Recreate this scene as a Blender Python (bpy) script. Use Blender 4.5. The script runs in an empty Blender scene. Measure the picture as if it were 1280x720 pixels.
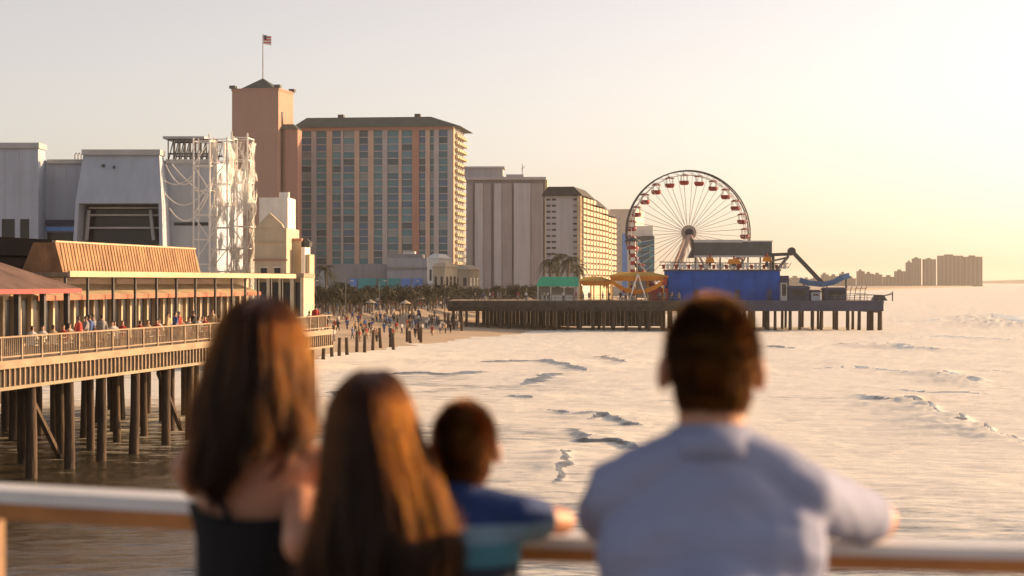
import bpy, math, random
import numpy as np
from mathutils import Vector, Matrix
R = math.radians
random.seed(7)
rng = np.random.default_rng(7)

# ------------------------------------------------------------------ camera
sc = bpy.context.scene
COL = sc.collection
F = 2400.0          # focal length in pixels of the 1280 px wide photograph
HC = 9.0            # camera height above the sea
HY = 352.0          # horizon row
cam_d = bpy.data.cameras.new('camera')
cam = bpy.data.objects.new('camera', cam_d); COL.objects.link(cam)
cam.location = (0, 0, HC); cam.rotation_euler = (R(90), 0, 0)
cam_d.sensor_width = 36; cam_d.lens = 36 * F / 1280
cam_d.shift_y = -(360 - HY) / 1280
cam_d.clip_start = 0.1; cam_d.clip_end = 60000
cam_d.dof.use_dof = True; cam_d.dof.focus_distance = 260; cam_d.dof.aperture_fstop = 3.0
sc.camera = cam

# ------------------------------------------------------------------ sky, sun, exposure
SUN_AZ, SUN_EL = 66.0, 14.0      # degrees to the right of the view direction
w = bpy.data.worlds.new('World'); sc.world = w; w.use_nodes = True
nt = w.node_tree; bg = nt.nodes['Background']
sky = nt.nodes.new('ShaderNodeTexSky'); sky.sky_type = 'NISHITA'; sky.sun_disc = False
sky.sun_elevation = R(SUN_EL); sky.sun_rotation = R(SUN_AZ)
sky.air_density = .6; sky.dust_density = 1.7; sky.ozone_density = 1.0; sky.altitude = 0
hs = nt.nodes.new('ShaderNodeHueSaturation'); hs.inputs['Saturation'].default_value = .62
nt.links.new(sky.outputs[0], hs.inputs['Color']); nt.links.new(hs.outputs[0], bg.inputs[0]); bg.inputs[1].default_value = 0.15
sl = bpy.data.lights.new('sun', 'SUN'); sun = bpy.data.objects.new('sun', sl); COL.objects.link(sun)
sl.energy = 4.8; sl.angle = R(0.6); sl.color = (1.0, 0.70, 0.41)
sdir = Vector((math.sin(R(SUN_AZ)) * math.cos(R(SUN_EL)), math.cos(R(SUN_AZ)) * math.cos(R(SUN_EL)), math.sin(R(SUN_EL))))
sun.rotation_euler = (-sdir).to_track_quat('-Z', 'Y').to_euler(); sun.location = (40, 20, 60)
vs = sc.view_settings
vs.view_transform = 'Standard'; vs.look = 'None'; vs.gamma = 1; vs.use_curve_mapping = False
vs.exposure = 0.62
try:
    vs.use_white_balance = True; vs.white_balance_temperature = 8400; vs.white_balance_tint = 18
except Exception as e:
    print('no wb', e)

# ------------------------------------------------------------------ helpers
def PX(x, d): return (x - 640) / F * d
def PZ(y, d): return HC + (HY - y) / F * d
def P(x, y, d): return Vector((PX(x, d), d, PZ(y, d)))

class MB:
    def __init__(s): s.v = []; s.f = []
    def add(s, vs_, fs_):
        n = len(s.v); s.v += [tuple(p) for p in vs_]; s.f += [tuple(i + n for i in f) for f in fs_]; return s
    def box(s, x0, x1, y0, y1, z0, z1):
        if x1 < x0: x0, x1 = x1, x0
        return s.add([(x0,y0,z0),(x1,y0,z0),(x1,y1,z0),(x0,y1,z0),(x0,y0,z1),(x1,y0,z1),(x1,y1,z1),(x0,y1,z1)],
              [(0,3,2,1),(4,5,6,7),(0,1,5,4),(1,2,6,5),(2,3,7,6),(3,0,4,7)])
    def frus(s, b, t, z0, z1):     # rectangles (x0,x1,y0,y1) at z0 and z1
        return s.add([(b[0],b[2],z0),(b[1],b[2],z0),(b[1],b[3],z0),(b[0],b[3],z0),(t[0],t[2],z1),(t[1],t[2],z1),(t[1],t[3],z1),(t[0],t[3],z1)],
              [(0,3,2,1),(4,5,6,7),(0,1,5,4),(1,2,6,5),(2,3,7,6),(3,0,4,7)])
    def bar(s, a, b, wd, hd=None, up=(0,0,1)):
        a = Vector(a); b = Vector(b); hd = hd or wd; t = (b - a).normalized(); u = Vector(up)
        if abs(t.dot(u)) > .98: u = Vector((1,0,0))
        r = t.cross(u).normalized(); u = r.cross(t)
        vs_ = [p + r * sx * wd/2 + u * sz * hd/2 for p in (a, b) for sx, sz in ((-1,-1),(1,-1),(1,1),(-1,1))]
        return s.add(vs_, [(0,1,2,3),(7,6,5,4),(0,4,5,1),(1,5,6,2),(2,6,7,3),(3,7,4,0)])
    def tube(s, pts, rad, n=8, cap=True):
        pts = [Vector(p) for p in pts]; k = len(pts)
        if not hasattr(rad, '__len__'): rad = [rad] * k
        vs_ = []; prev = None
        for i, p in enumerate(pts):
            t = (pts[min(i+1,k-1)] - pts[max(i-1,0)]).normalized()
            if prev is None:
                u = Vector((0,0,1)) if abs(t.z) < .9 else Vector((1,0,0)); r = t.cross(u).normalized()
            else:
                r = (prev - t * prev.dot(t)).normalized()
            prev = r; q = t.cross(r)
            for j in range(n):
                a = 2*math.pi*j/n; vs_.append(p + (r*math.cos(a) + q*math.sin(a)) * rad[i])
        fs_ = [(i*n+j, i*n+(j+1)%n, (i+1)*n+(j+1)%n, (i+1)*n+j) for i in range(k-1) for j in range(n)]
        if cap: fs_ += [tuple(range(n-1,-1,-1)), tuple((k-1)*n + j for j in range(n))]
        return s.add(vs_, fs_)
    def poly(s, pts, y0, y1):      # (x,z) outline extruded in y
        n = len(pts)
        return s.add([(p[0],y0,p[1]) for p in pts] + [(p[0],y1,p[1]) for p in pts],
              [tuple(range(n)), tuple(range(2*n-1,n-1,-1))] + [(i, i+n, (i+1)%n+n, (i+1)%n) for i in range(n)])
    def build(s, name, m, parent=None, smooth=False):
        me = bpy.data.meshes.new(name); me.from_pydata(s.v, [], s.f); me.update()
        for mm in (m if isinstance(m, (list, tuple)) else [m]): me.materials.append(mm)
        if smooth: me.polygons.foreach_set('use_smooth', [True]*len(me.polygons))
        o = bpy.data.objects.new(name, me); COL.objects.link(o)
        if parent is not None: o.parent = parent
        return o

def tag(o, label=None, cat=None, group=None, kind=None):
    if label: o['label'] = label
    if cat: o['category'] = cat
    if group: o['group'] = group
    if kind: o['kind'] = kind
    return o
def empty(name, loc, label, cat, rz=0, group=None):
    o = bpy.data.objects.new(name, None); COL.objects.link(o); o.location = loc; o.rotation_euler = (0,0,rz)
    o.empty_display_size = .2
    return tag(o, label, cat, group)
def kids(o): return [c for c in COL.objects if c.parent == o]
def copy_tree(o, loc=None, rz=None, label=None, scale=None, parent=None):
    c = o.copy(); COL.objects.link(c)
    if parent is not None: c.parent = parent
    if loc is not None: c.location = loc
    if rz is not None: c.rotation_euler = (0,0,rz)
    if scale is not None: c.scale = (scale,)*3 if not hasattr(scale,'__len__') else scale
    if label: c['label'] = label
    for ch in list(o.children): copy_tree(ch, parent=c)
    return c
def many(name, boxes, m, parent, limit=100):     # one part per box, past the limit one stuff part
    base = MB().box(-.5,.5,-.5,.5,-.5,.5); me = None
    for k, (x0,x1,y0,y1,z0,z1) in enumerate(boxes[:limit]):
        if me is None:
            o = base.build(name, m, parent); me = o.data
        else:
            o = bpy.data.objects.new(name, me); COL.objects.link(o); o.parent = parent
        o.location = ((x0+x1)/2,(y0+y1)/2,(z0+z1)/2); o.scale = (abs(x1-x0),abs(y1-y0),abs(z1-z0))
    if len(boxes) > limit:
        mb = MB()
        for b in boxes[limit:]: mb.box(*b)
        tag(mb.build(name, m, parent), kind='stuff')

# ------------------------------------------------------------------ materials
def nn(nt, t, **kw):
    n = nt.nodes.new(t)
    for k, v in kw.items(): setattr(n, k, v)
    return n
def mat(name, c, rough=.7, var=.18, scale=.5, stretch=(1,1,1), c2=None, metal=0, bump=0, spec=.4, streak=0, trans=0):
    m = bpy.data.materials.new(name); m.use_nodes = True; t = m.node_tree; b = t.nodes['Principled BSDF']
    tc = nn(t,'ShaderNodeTexCoord'); mp = nn(t,'ShaderNodeMapping'); mp.inputs['Scale'].default_value = stretch
    geo = nn(t,'ShaderNodeNewGeometry')
    t.links.new(geo.outputs['Position'], mp.inputs['Vector'])
    no = nn(t,'ShaderNodeTexNoise'); no.inputs['Scale'].default_value = scale; no.inputs['Detail'].default_value = 6; no.inputs['Roughness'].default_value = .65
    t.links.new(mp.outputs[0], no.inputs['Vector'])
    cr = nn(t,'ShaderNodeValToRGB'); e = cr.color_ramp.elements
    a = [max(0, x*(1-var*1.6)) for x in c[:3]]; z = list(c2) if c2 else [min(1, x*(1+var)) for x in c[:3]]
    e[0].position = .3; e[1].position = .7; e[0].color = (*a,1); e[1].color = (*z,1)
    t.links.new(no.outputs[0], cr.inputs[0]); out = cr.outputs[0]
    if streak:
        m2 = nn(t,'ShaderNodeMapping'); m2.inputs['Scale'].default_value = (1.2,1.2,.06)
        t.links.new(geo.outputs['Position'], m2.inputs['Vector'])
        n2 = nn(t,'ShaderNodeTexNoise'); n2.inputs['Scale'].default_value = 1.0; n2.inputs['Detail'].default_value = 5
        t.links.new(m2.outputs[0], n2.inputs['Vector'])
        r2 = nn(t,'ShaderNodeValToRGB'); r2.color_ramp.elements[0].position=.35; r2.color_ramp.elements[1].position=.62
        r2.color_ramp.elements[0].color = (1-streak,)*3+(1,); r2.color_ramp.elements[1].color=(1,1,1,1)
        t.links.new(n2.outputs[0], r2.inputs[0])
        mx = nn(t,'ShaderNodeMix', data_type='RGBA', blend_type='MULTIPLY'); mx.inputs[0].default_value = 1
        t.links.new(out, mx.inputs[6]); t.links.new(r2.outputs[0], mx.inputs[7]); out = mx.outputs[2]
    t.links.new(out, b.inputs['Base Color'])
    b.inputs['Roughness'].default_value = rough; b.inputs['Metallic'].default_value = metal
    b.inputs['Specular IOR Level'].default_value = spec
    if bump:
        bp = nn(t,'ShaderNodeBump'); bp.inputs['Strength'].default_value = bump; bp.inputs['Distance'].default_value = .05
        n3 = nn(t,'ShaderNodeTexNoise'); n3.inputs['Scale'].default_value = scale*8; n3.inputs['Detail'].default_value = 4
        t.links.new(mp.outputs[0], n3.inputs['Vector']); t.links.new(n3.outputs[0], bp.inputs['Height']); t.links.new(bp.outputs[0], b.inputs['Normal'])
    if trans:
        tr = nn(t,'ShaderNodeBsdfTranslucent'); t.links.new(out, tr.inputs[0])
        ms = nn(t,'ShaderNodeMixShader'); ms.inputs[0].default_value = trans
        o = t.nodes['Material Output']; t.links.new(b.outputs[0], ms.inputs[1]); t.links.new(tr.outputs[0], ms.inputs[2]); t.links.new(ms.outputs[0], o.inputs[0])
    return m
def winmat(name, cols, rough=.12):  # random pane tones imitate differing reflections as well as curtains
    m = bpy.data.materials.new(name); m.use_nodes = True; t = m.node_tree; b = t.nodes['Principled BSDF']
    oi = nn(t,'ShaderNodeObjectInfo'); ge = nn(t,'ShaderNodeNewGeometry')
    ad = nn(t,'ShaderNodeMath', operation='ADD'); t.links.new(oi.outputs['Random'], ad.inputs[0]); t.links.new(ge.outputs['Random Per Island'], ad.inputs[1])
    wn = nn(t,'ShaderNodeTexWhiteNoise', noise_dimensions='1D'); t.links.new(ad.outputs[0], wn.inputs['W'])
    cr = nn(t,'ShaderNodeValToRGB'); cr.color_ramp.interpolation = 'CONSTANT'
    e = cr.color_ramp.elements
    while len(e) < len(cols): e.new(.5)
    for i, (p, c) in enumerate(cols): e[i].position = p; e[i].color = (*c, 1)
    t.links.new(wn.outputs[0], cr.inputs[0]); t.links.new(cr.outputs[0], b.inputs['Base Color'])
    b.inputs['Roughness'].default_value = rough; b.inputs['Specular IOR Level'].default_value = .5
    return m
M = {}
M['grey_wall'] = mat('grey_render', (.40,.46,.55), .8, .06, .15, streak=.10)
M['grey_trim'] = mat('grey_trim', (.42,.43,.44), .7, .08, .5)
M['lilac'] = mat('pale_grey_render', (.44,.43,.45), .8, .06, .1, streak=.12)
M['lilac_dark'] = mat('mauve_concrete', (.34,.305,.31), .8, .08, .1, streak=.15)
M['terracotta'] = mat('terracotta_render', (.42,.25,.195), .85, .05, .1, streak=.06)
M['terracotta2'] = mat('salmon_render', (.42,.22,.175), .85, .07, .2, streak=.06)
M['pinkpier'] = mat('pink_pilaster', (.52,.39,.33), .8, .08, .3)
M['greypier'] = mat('grey_pilaster', (.42,.40,.42), .8, .08, .3)
M['greenroof'] = mat('green_copper_roof', (.055,.085,.075), .6, .25, .3, streak=.3)
M['blackroof'] = mat('black_roofing', (.005,.005,.007), .95, .2, .6, spec=0)
M['darkroof'] = mat('dark_shingle', (.06,.055,.055), .8, .3, .6)
M['teal_glass'] = winmat('teal_window_glass', [(0,(.015,.14,.20)),(.25,(.02,.20,.27)),(.45,(.025,.13,.26)),(.6,(.01,.07,.11)),(.75,(.06,.24,.32)),(.9,(.20,.27,.30))], .35)
M['dark_glass'] = winmat('dark_window_glass', [(0,(.008,.008,.012)),(.5,(.02,.018,.022)),(.8,(.06,.05,.045)),(.93,(.22,.18,.13))], .2)
M['cream'] = mat('cream_stucco', (.54,.44,.32), .8, .10, .4, streak=.12)
M['white'] = mat('white_paint', (.76,.73,.68), .6, .10, .6, streak=.1)
M['sand_render'] = mat('sand_render', (.50,.39,.27), .8, .10, .3)
M['beige'] = mat('beige_panel', (.60,.54,.47), .8, .05, .1)
M['steel'] = mat('weathered_steel', (.16,.15,.14), .5, .25, 1.5, metal=.3)
M['darksteel'] = mat('dark_steel', (.05,.052,.055), .5, .25, 1.5)
M['pile'] = mat('timber_pile', (.075,.048,.032), .9, .45, 1.2, (1,1,.25), bump=.8)
M['timber'] = mat('weathered_timber', (.31,.23,.16), .8, .2, .8, (3,.4,3), bump=.3)
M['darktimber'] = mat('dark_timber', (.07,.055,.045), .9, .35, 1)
M['rooftile'] = mat('brown_tile', (.32,.175,.09), .75, .3, 1.4, (1,1,.5), bump=.6)
M['brownroof'] = mat('red_brown_shingle', (.14,.085,.07), .85, .3, .8)
M['red'] = mat('red_paint', (.34,.03,.025), .5, .15, 1)
M['orange'] = mat('orange_canvas', (.72,.27,.04), .6, .15, .8, trans=.2)
M['yellow'] = mat('yellow_canvas', (.75,.43,.07), .6, .15, .8, trans=.2)
M['green'] = mat('green_canvas', (.02,.46,.28), .6, .1, .6, trans=.15)
M['blue'] = mat('blue_panel', (.002,.09,.42), .8, .18, .35, streak=.2, spec=.1)
M['navy'] = mat('navy_skirt', (.05,.055,.10), .7, .2, .6)
M['skyblue'] = mat('sky_blue_panel', (.12,.30,.70), .5, .1, .5)
M['tealsign'] = mat('teal_sign', (.03,.36,.36), .5, .1, .5)
M['boardgrey'] = mat('charcoal_panel', (.075,.085,.095), .5, .2, .5, streak=.2)
M['sand'] = mat('beach_sand', (.46,.35,.25), .95, .12, .08, bump=.3)
M['palm_leaf'] = mat('palm_leaf', (.045,.050,.022), .6, .35, 1, trans=.25)
M['leaf'] = mat('shrub_leaf', (.030,.028,.014), .6, .4, .7, trans=.25)
M['trunk'] = mat('tree_trunk', (.15,.11,.08), .9, .3, 2)
M['far'] = mat('far_concrete', (.20,.155,.125), .85, .06, .02)
M['far2'] = mat('far_brown_concrete', (.12,.09,.07), .85, .08, .02)
M['concrete'] = mat('concrete', (.36,.33,.30), .9, .12, .5)
M['paving'] = mat('promenade_paving', (.38,.32,.26), .9, .15, .6)
M['land'] = mat('scrub_land', (.20,.17,.11), .95, .25, .01)

# ------------------------------------------------------------------ noise
def vnoise(x, y, seed=0):
    xi = np.floor(x).astype(np.int64); yi = np.floor(y).astype(np.int64); fx = x-xi; fy = y-yi
    fx = fx*fx*(3-2*fx); fy = fy*fy*(3-2*fy)
    def h(a, b):
        n = (a*374761393 + b*668265263 + seed*974634777) & 0x7fffffff
        n = ((n ^ (n >> 13)) * 1274126177) & 0x7fffffff
        return ((n ^ (n >> 16)) & 0xffff) / 65535.0
    return (h(xi,yi)*(1-fx)+h(xi+1,yi)*fx)*(1-fy) + (h(xi,yi+1)*(1-fx)+h(xi+1,yi+1)*fx)*fy
def fbm(x, y, o=4, seed=0):
    s = 0; a = .5
    for i in range(o): s = s + a*vnoise(x*2**i, y*2**i, seed+i); a *= .5
    return s
def np_mesh(name, V, Fc, m, smooth=True):
    me = bpy.data.meshes.new(name)
    me.vertices.add(len(V)); me.vertices.foreach_set('co', V.astype(np.float32).ravel())
    me.loops.add(Fc.size); me.loops.foreach_set('vertex_index', Fc.astype(np.int32).ravel())
    me.polygons.add(len(Fc)); me.polygons.foreach_set('loop_start', np.arange(0, Fc.size, Fc.shape[1], dtype=np.int32))
    me.polygons.foreach_set('use_smooth', np.full(len(Fc), smooth)); me.update(calc_edges=True)
    me.materials.append(m); o = bpy.data.objects.new(name, me); COL.objects.link(o); return o
def grid_faces(nr, nc):
    i = np.arange(nr-1)[:,None]*nc + np.arange(nc-1)[None,:]
    return np.stack([i, i+1, i+nc+1, i+nc], -1).reshape(-1,4)

# ------------------------------------------------------------------ sea
def sea_mat():
    m = bpy.data.materials.new('sea_water'); m.use_nodes = True; t = m.node_tree; b = t.nodes['Principled BSDF']
    b.inputs['Base Color'].default_value = (.060,.052,.036,1); b.inputs['Roughness'].default_value = .16
    b.inputs['IOR'].default_value = 1.333
    ge = nn(t,'ShaderNodeNewGeometry')
    def noise(sx, sy, sc_, det, rough=.6):
        mp = nn(t,'ShaderNodeMapping'); mp.inputs['Scale'].default_value = (sx,sy,1); t.links.new(ge.outputs['Position'], mp.inputs[0])
        n = nn(t,'ShaderNodeTexNoise'); n.inputs['Scale'].default_value = sc_; n.inputs['Detail'].default_value = det; n.inputs['Roughness'].default_value = rough
        t.links.new(mp.outputs[0], n.inputs['Vector']); return n.outputs[0]
    n1 = noise(.5,1.1,1.6,6,.6); n2 = noise(.3,1.0,.30,4)
    ad = nn(t,'ShaderNodeMath', operation='MULTIPLY_ADD'); t.links.new(n2, ad.inputs[0]); ad.inputs[1].default_value = 1.6; t.links.new(n1, ad.inputs[2])
    bp = nn(t,'ShaderNodeBump'); bp.inputs['Strength'].default_value = .55; bp.inputs['Distance'].default_value = .10
    t.links.new(ad.outputs[0], bp.inputs['Height']); t.links.new(bp.outputs[0], b.inputs['Normal'])
    # foam
    at = nn(t,'ShaderNodeAttribute', attribute_name='foam')
    f1 = noise(.35,1.0,.9,8,.72)
    a2 = nn(t,'ShaderNodeMath', operation='ADD'); t.links.new(at.outputs['Fac'], a2.inputs[0]); t.links.new(f1, a2.inputs[1])
    cr = nn(t,'ShaderNodeValToRGB'); cr.color_ramp.elements[0].position = .74; cr.color_ramp.elements[1].position = .98
    t.links.new(a2.outputs[0], cr.inputs[0])
    df = nn(t,'ShaderNodeBsdfPrincipled'); df.inputs['Base Color'].default_value = (.83,.80,.72,1); df.inputs['Roughness'].default_value = .55
    bp2 = nn(t,'ShaderNodeBump'); bp2.inputs['Strength'].default_value = 1.0; bp2.inputs['Distance'].default_value = .2
    t.links.new(f1, bp2.inputs['Height']); t.links.new(bp2.outputs[0], df.inputs['Normal'])
    ms = nn(t,'ShaderNodeMixShader'); t.links.new(cr.outputs[0], ms.inputs[0]); t.links.new(b.outputs[0], ms.inputs[1]); t.links.new(df.outputs[0], ms.inputs[2])
    t.links.new(ms.outputs[0], t.nodes['Material Output'].inputs[0]); return m
BREAKERS = [  # pixel polyline, height (m), width behind the crest (m)
 ([(1064,493),(1100,500),(1140,503),(1165,512),(1200,526),(1232,541),(1290,560)], .80, 3.5),
 ([(1160,470),(1178,467),(1200,474),(1225,483)], .7, 3),
 ([(1105,486),(1150,489),(1200,490),(1245,492)], .22, 3),
 ([(722,533),(728,545),(750,552),(775,551),(800,560),(835,563),(870,566)], .50, 4),
 ([(735,525),(755,520),(775,528),(800,531)], .45, 3),
 ([(1102,430),(1125,434),(1150,437),(1185,440)], 1.1, 6),
 ([(1236,394),(1248,400),(1262,406),(1300,411)], 2.0, 10),
 ([(676,450),(695,453),(710,459),(738,464)], .55, 5),
 ([(648,481),(662,474),(680,468),(700,466)], .45, 4),
 ([(690,606),(700,590),(703,575),(716,562)], .40, 2),
 ([(632,496),(655,497),(665,499)], .35, 3),
 ([(670,512),(700,515),(740,519),(760,522)], .35, 3),
 ([(755,445),(775,450),(785,457)], .5, 5),
 ([(945,431),(980,434),(1010,436)], .5, 5),
 ([(1060,430),(1078,431)], .6, 5),
 ([(1120,402),(1150,402),(1165,400)], .7, 8),
 ([(590,452),(640,450),(670,452)], .3, 5),
 ([(420,472),(520,466),(560,468),(610,463)], .3, 5),
 ([(400,495),(440,488),(500,490)], .25, 5),
 ([(1110,422),(1180,420),(1290,426)], .35, 8),
 ([(1000,462),(1080,459),(1140,466),(1290,463)], .25, 5),
]
def build_sea():
    r1 = 1.0/np.linspace(1/1500., 1/42., 720)[::-1]
    rows = np.concatenate([np.array([2,6,12,20,30,36]), r1, np.array([1800,2300,3000,4000,6000,9000,14000,20000])])
    cols = np.concatenate([-np.geomspace(8,.34,14), np.linspace(-.33,.33,860), np.geomspace(.34,8,14)])
    D, T = np.meshgrid(rows, cols, indexing='ij'); X = D*T; Y = D.copy(); X[:, :14] = np.minimum(X[:, :14], -0.0)
    X = np.clip(X, -22000, 22000)
    lf = np.clip(D/200, .5, 1)
    z = (fbm(X*.10, Y*.20, 3, 11)-.45)*.34 + (fbm(X*.5, Y*1.0, 3, 5)-.45)*.20 + (fbm(X*.03,Y*.07,2,3)-.4)*.25
    z *= np.clip((1800-D)/1200, 0, 1)
    foam = (fbm(X*.035, Y*.06, 4, 21)-.45)*.60 + .47
    foam += .16*np.clip((X+10)/40, -1, 1) - .05
    # darker open water beside and under the near pier
    foam -= .45*np.clip((115-D)/50, 0, 1)*np.clip((-X-3)/8, 0, 1)
    foam += .10*np.clip((D-120)/100, 0, 1)
    foam -= .13*np.clip((120-D)/50, 0, 1)
    wob = (fbm(X*.35, Y*.35, 3, 40)-.45)*3.0
    for k, (pl, h, wd) in enumerate(BREAKERS):
        pts = [(PX(x, F*HC/(y-HY)), F*HC/(y-HY)) for x, y in pl]
        best = np.full(X.shape, 1e9); sgn = np.zeros(X.shape); tt = np.zeros(X.shape)
        n = len(pts)-1
        for i in range(n):
            ax, ay = pts[i]; bx, by = pts[i+1]; dx, dy = bx-ax, by-ay; L2 = dx*dx+dy*dy
            t = np.clip(((X-ax)*dx+(Y-ay)*dy)/L2, 0, 1); qx = ax+t*dx; qy = ay+t*dy
            dist = np.hypot(X-qx, Y-qy); mk = dist < best
            best = np.where(mk, dist, best); sgn = np.where(mk, Y-qy, sgn); tt = np.where(mk, (i+t)/n, tt)
        s = np.sign(sgn)*best + wob*min(1, wd/5)
        ends = np.clip(np.minimum(tt, 1-tt)*6, 0, 1)*np.where(best < wd*4, 1, 0)
        brk = .62+.5*np.clip((fbm(X*.35, Y*.6, 4, 60+k)-.30)*2.6, 0, 1.1) + .2*(vnoise(X*2.2, Y*2.2, 80+k)-.5)
        fw_ = np.maximum(.13*wd, D*D/21600*.75)
        prof = np.where(s < 0, np.exp(-(s/fw_)**2), np.exp(-(s/wd)**2))
        z += .50*h*prof*ends*brk
        foam += ends*np.where(s < 0, -.9*np.exp(-(s/(.9*fw_))**2)*np.clip(brk*1.6-.5,0,1), .45*np.exp(-(s/(1.2*wd))**2)-.5*np.exp(-(s/(.1*wd))**2))  # foam cleared off near faces so crests carry their shade as dark water
    V = np.stack([X, Y, z], -1).reshape(-1,3)
    o = np_mesh('sea', V, grid_faces(*X.shape), sea_mat())
    a = o.data.attributes.new('foam', 'FLOAT', 'POINT'); a.data.foreach_set('value', foam.astype(np.float32).ravel())
    tag(o, kind='structure')
build_sea()

# ------------------------------------------------------------------ land
SH = [(-400,168),(-120,172),(-60,178),(-38,190),(-29,205),(-22,216),(-19.5,240),(-12.5,270),(-6.5,300),(1,330),(12,370),(25,420),(60,600),(130,950),(222,1530),(300,1750),(412,2150),(585,2700),(880,3560),(905,3800)]
def shore_eval(n=260):
    S = np.array(SH, float); seg = np.hypot(*np.diff(S, axis=0).T); c = np.concatenate([[0], np.cumsum(seg)])
    cc = c**.6; u = np.linspace(0, cc[-1], n)**(1/.6)
    return np.stack([np.interp(u, c, S[:,0]), np.interp(u, c, S[:,1])], -1)
def build_land():
    S = shore_eval(); n = len(S)
    wob = (fbm(S[:,1]*.05, S[:,1]*0, 3, 8)-.45)*5; 
    offs = [(-14,-1.3),(0,-.12),(4,.10),(12,.45),(22,.95),(30,1.6),(36,2.6),(38.5,3.4)]
    dx, dy = -.8, .6
    V = []
    for o_, z_ in offs:
        k = np.clip(1-(S[:,1]-900)/1500, .25, 1)
        f = o_*k
        V.append(np.stack([S[:,0]+dx*f+wob*(z_<1)*.7, S[:,1]+dy*f, np.full(n, z_)*np.where((S[:,1]>1200)&(z_>1.7), .55, 1)], -1))
    nr = len(offs); V = np.stack(V); 
    o = np_mesh('beach', V.reshape(-1,3), grid_faces(nr, n)[:, ::-1], M['sand']); tag(o, kind='structure')
    e = V[-1]
    back = e.copy(); back[:,0] = -4000 + e[:,0]*.2; back[:,1] = np.maximum(e[:,1]*1.0, 0)+60
    back[:,2] = e[:,2]
    V2 = np.stack([e + np.array([0,0,.0]), back]); o = np_mesh('promenade', V2.reshape(-1,3), grid_faces(2, n)[:, ::-1], M['paving']); tag(o, kind='structure')
    # end of the far spit
    mb = MB().add([(e[-1][0],e[-1][1],1.8),(905,3800,-.3),(890,4100,1.5),(-4000,5200,2),(-4000,3800,2),(880,4400,1.5)], [(0,1,2,4),(4,2,5,3)])
    mb.build('far_land', M['land']); tag(bpy.data.objects['far_land'], kind='structure')
    m2 = MB(); 
    pts = [(2000,9000),(2300,8600),(3200,8500),(5200,8700),(5200,9800),(2300,9900)]
    m2.add([(x,y,-.5) for x,y in pts]+[(x,y,18 if 0<i<5 else 6) for i,(x,y) in enumerate(pts)],
           [tuple(range(5,-1,-1)), tuple(range(6,12))]+[(i,(i+1)%6,(i+1)%6+6,i+6) for i in range(6)])
    tag(m2.build('far_shore', M['land']), kind='structure')
build_land()

# ------------------------------------------------------------------ building helper
GZ = 3.4
class Bld:
    def __init__(s, name, label, x0, x1, d, th=0, z0=GZ, cat='building', group=None):
        a = R(th); c, sn = math.cos(a), math.sin(a); s.d = d; s.z0 = z0
        ox = PX(x0, d); k = (x1-640)/F; s.w = (k*d - ox)/(c - k*sn)
        s.x0 = x0; s.x1 = x1
        s.o = empty(name, (ox, d, z0), label, cat, a, group); s.parts = {}
    def u(s, x): return (x - s.x0)/(s.x1 - s.x0)*s.w
    def z(s, y): return PZ(y, s.d) - s.z0
    def part(s, name, mb, m, smooth=False): return mb.build(name, M[m] if isinstance(m, str) else m, s.o, smooth)
    def box(s, name, m, x0,x1,y0,y1,z0,z1): return s.part(name, MB().box(x0,x1,y0,y1,z0,z1), m)

# ---- grey theatre block
b = Bld('theatre_building', 'blue grey windowless theatre block with sloping entrance bay, behind the brown parapet', -60, 266, 232)
y0 = .0
zt = b.z(199)
b.box('wall', 'grey_wall', b.u(-60), b.u(266), 3, 26, 0, zt)
pl = MB().box(b.u(-60), b.u(46)+.3, -.6, 2.99, 0, b.z(186)); b.part('wall', pl, 'grey_wall')
b.part('cornice', MB().box(b.u(-62), b.u(48)+.3, -1.0, 3.1, b.z(186)+.004, b.z(179)), 'grey_trim')
b.part('cornice', MB().box(b.u(46)+.6, b.u(104), 2.6, 3.4, zt-.35, zt+.15), 'grey_trim')
b.part('cornice', MB().box(b.u(202), b.u(267), 2.6, 3.4, zt-.35, zt+.15), 'grey_trim')
# flared entrance bay
bay = MB()
zb = b.z(255)
bay.add([(b.u(104),0,zt+.5),(b.u(199),0,zt+.5),(b.u(206),-2,zb),(b.u(99),-2,zb),(b.u(104),2.99,zt+.5),(b.u(199),2.99,zt+.5),(b.u(206),2.99,zb),(b.u(99),2.99,zb)],
        [(0,3,2,1),(4,5,6,7),(0,1,5,4),(1,2,6,5),(2,3,7,6),(3,0,4,7)])
b.part('entrance_bay', bay, 'grey_wall')
b.part('cornice', MB().box(b.u(103), b.u(201), -.5, 2.9, zt+.504, zt+1.15), 'grey_trim')
for (xa, xb, xc, xd) in ((99,103,91,96),(202,206,206,211)):
    lg = MB(); lg.add([(b.u(xa),-2,zb-.004),(b.u(xb),-2,zb-.004),(b.u(xd),-2.6,0),(b.u(xc),-2.6,0),(b.u(xa),2.9,zb-.004),(b.u(xb),2.9,zb-.004),(b.u(xd),2.9,0),(b.u(xc),2.9,0)],
        [(0,3,2,1),(4,5,6,7),(0,1,5,4),(1,2,6,5),(2,3,7,6),(3,0,4,7)])
    b.part('bay_leg', lg, 'grey_wall')

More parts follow.
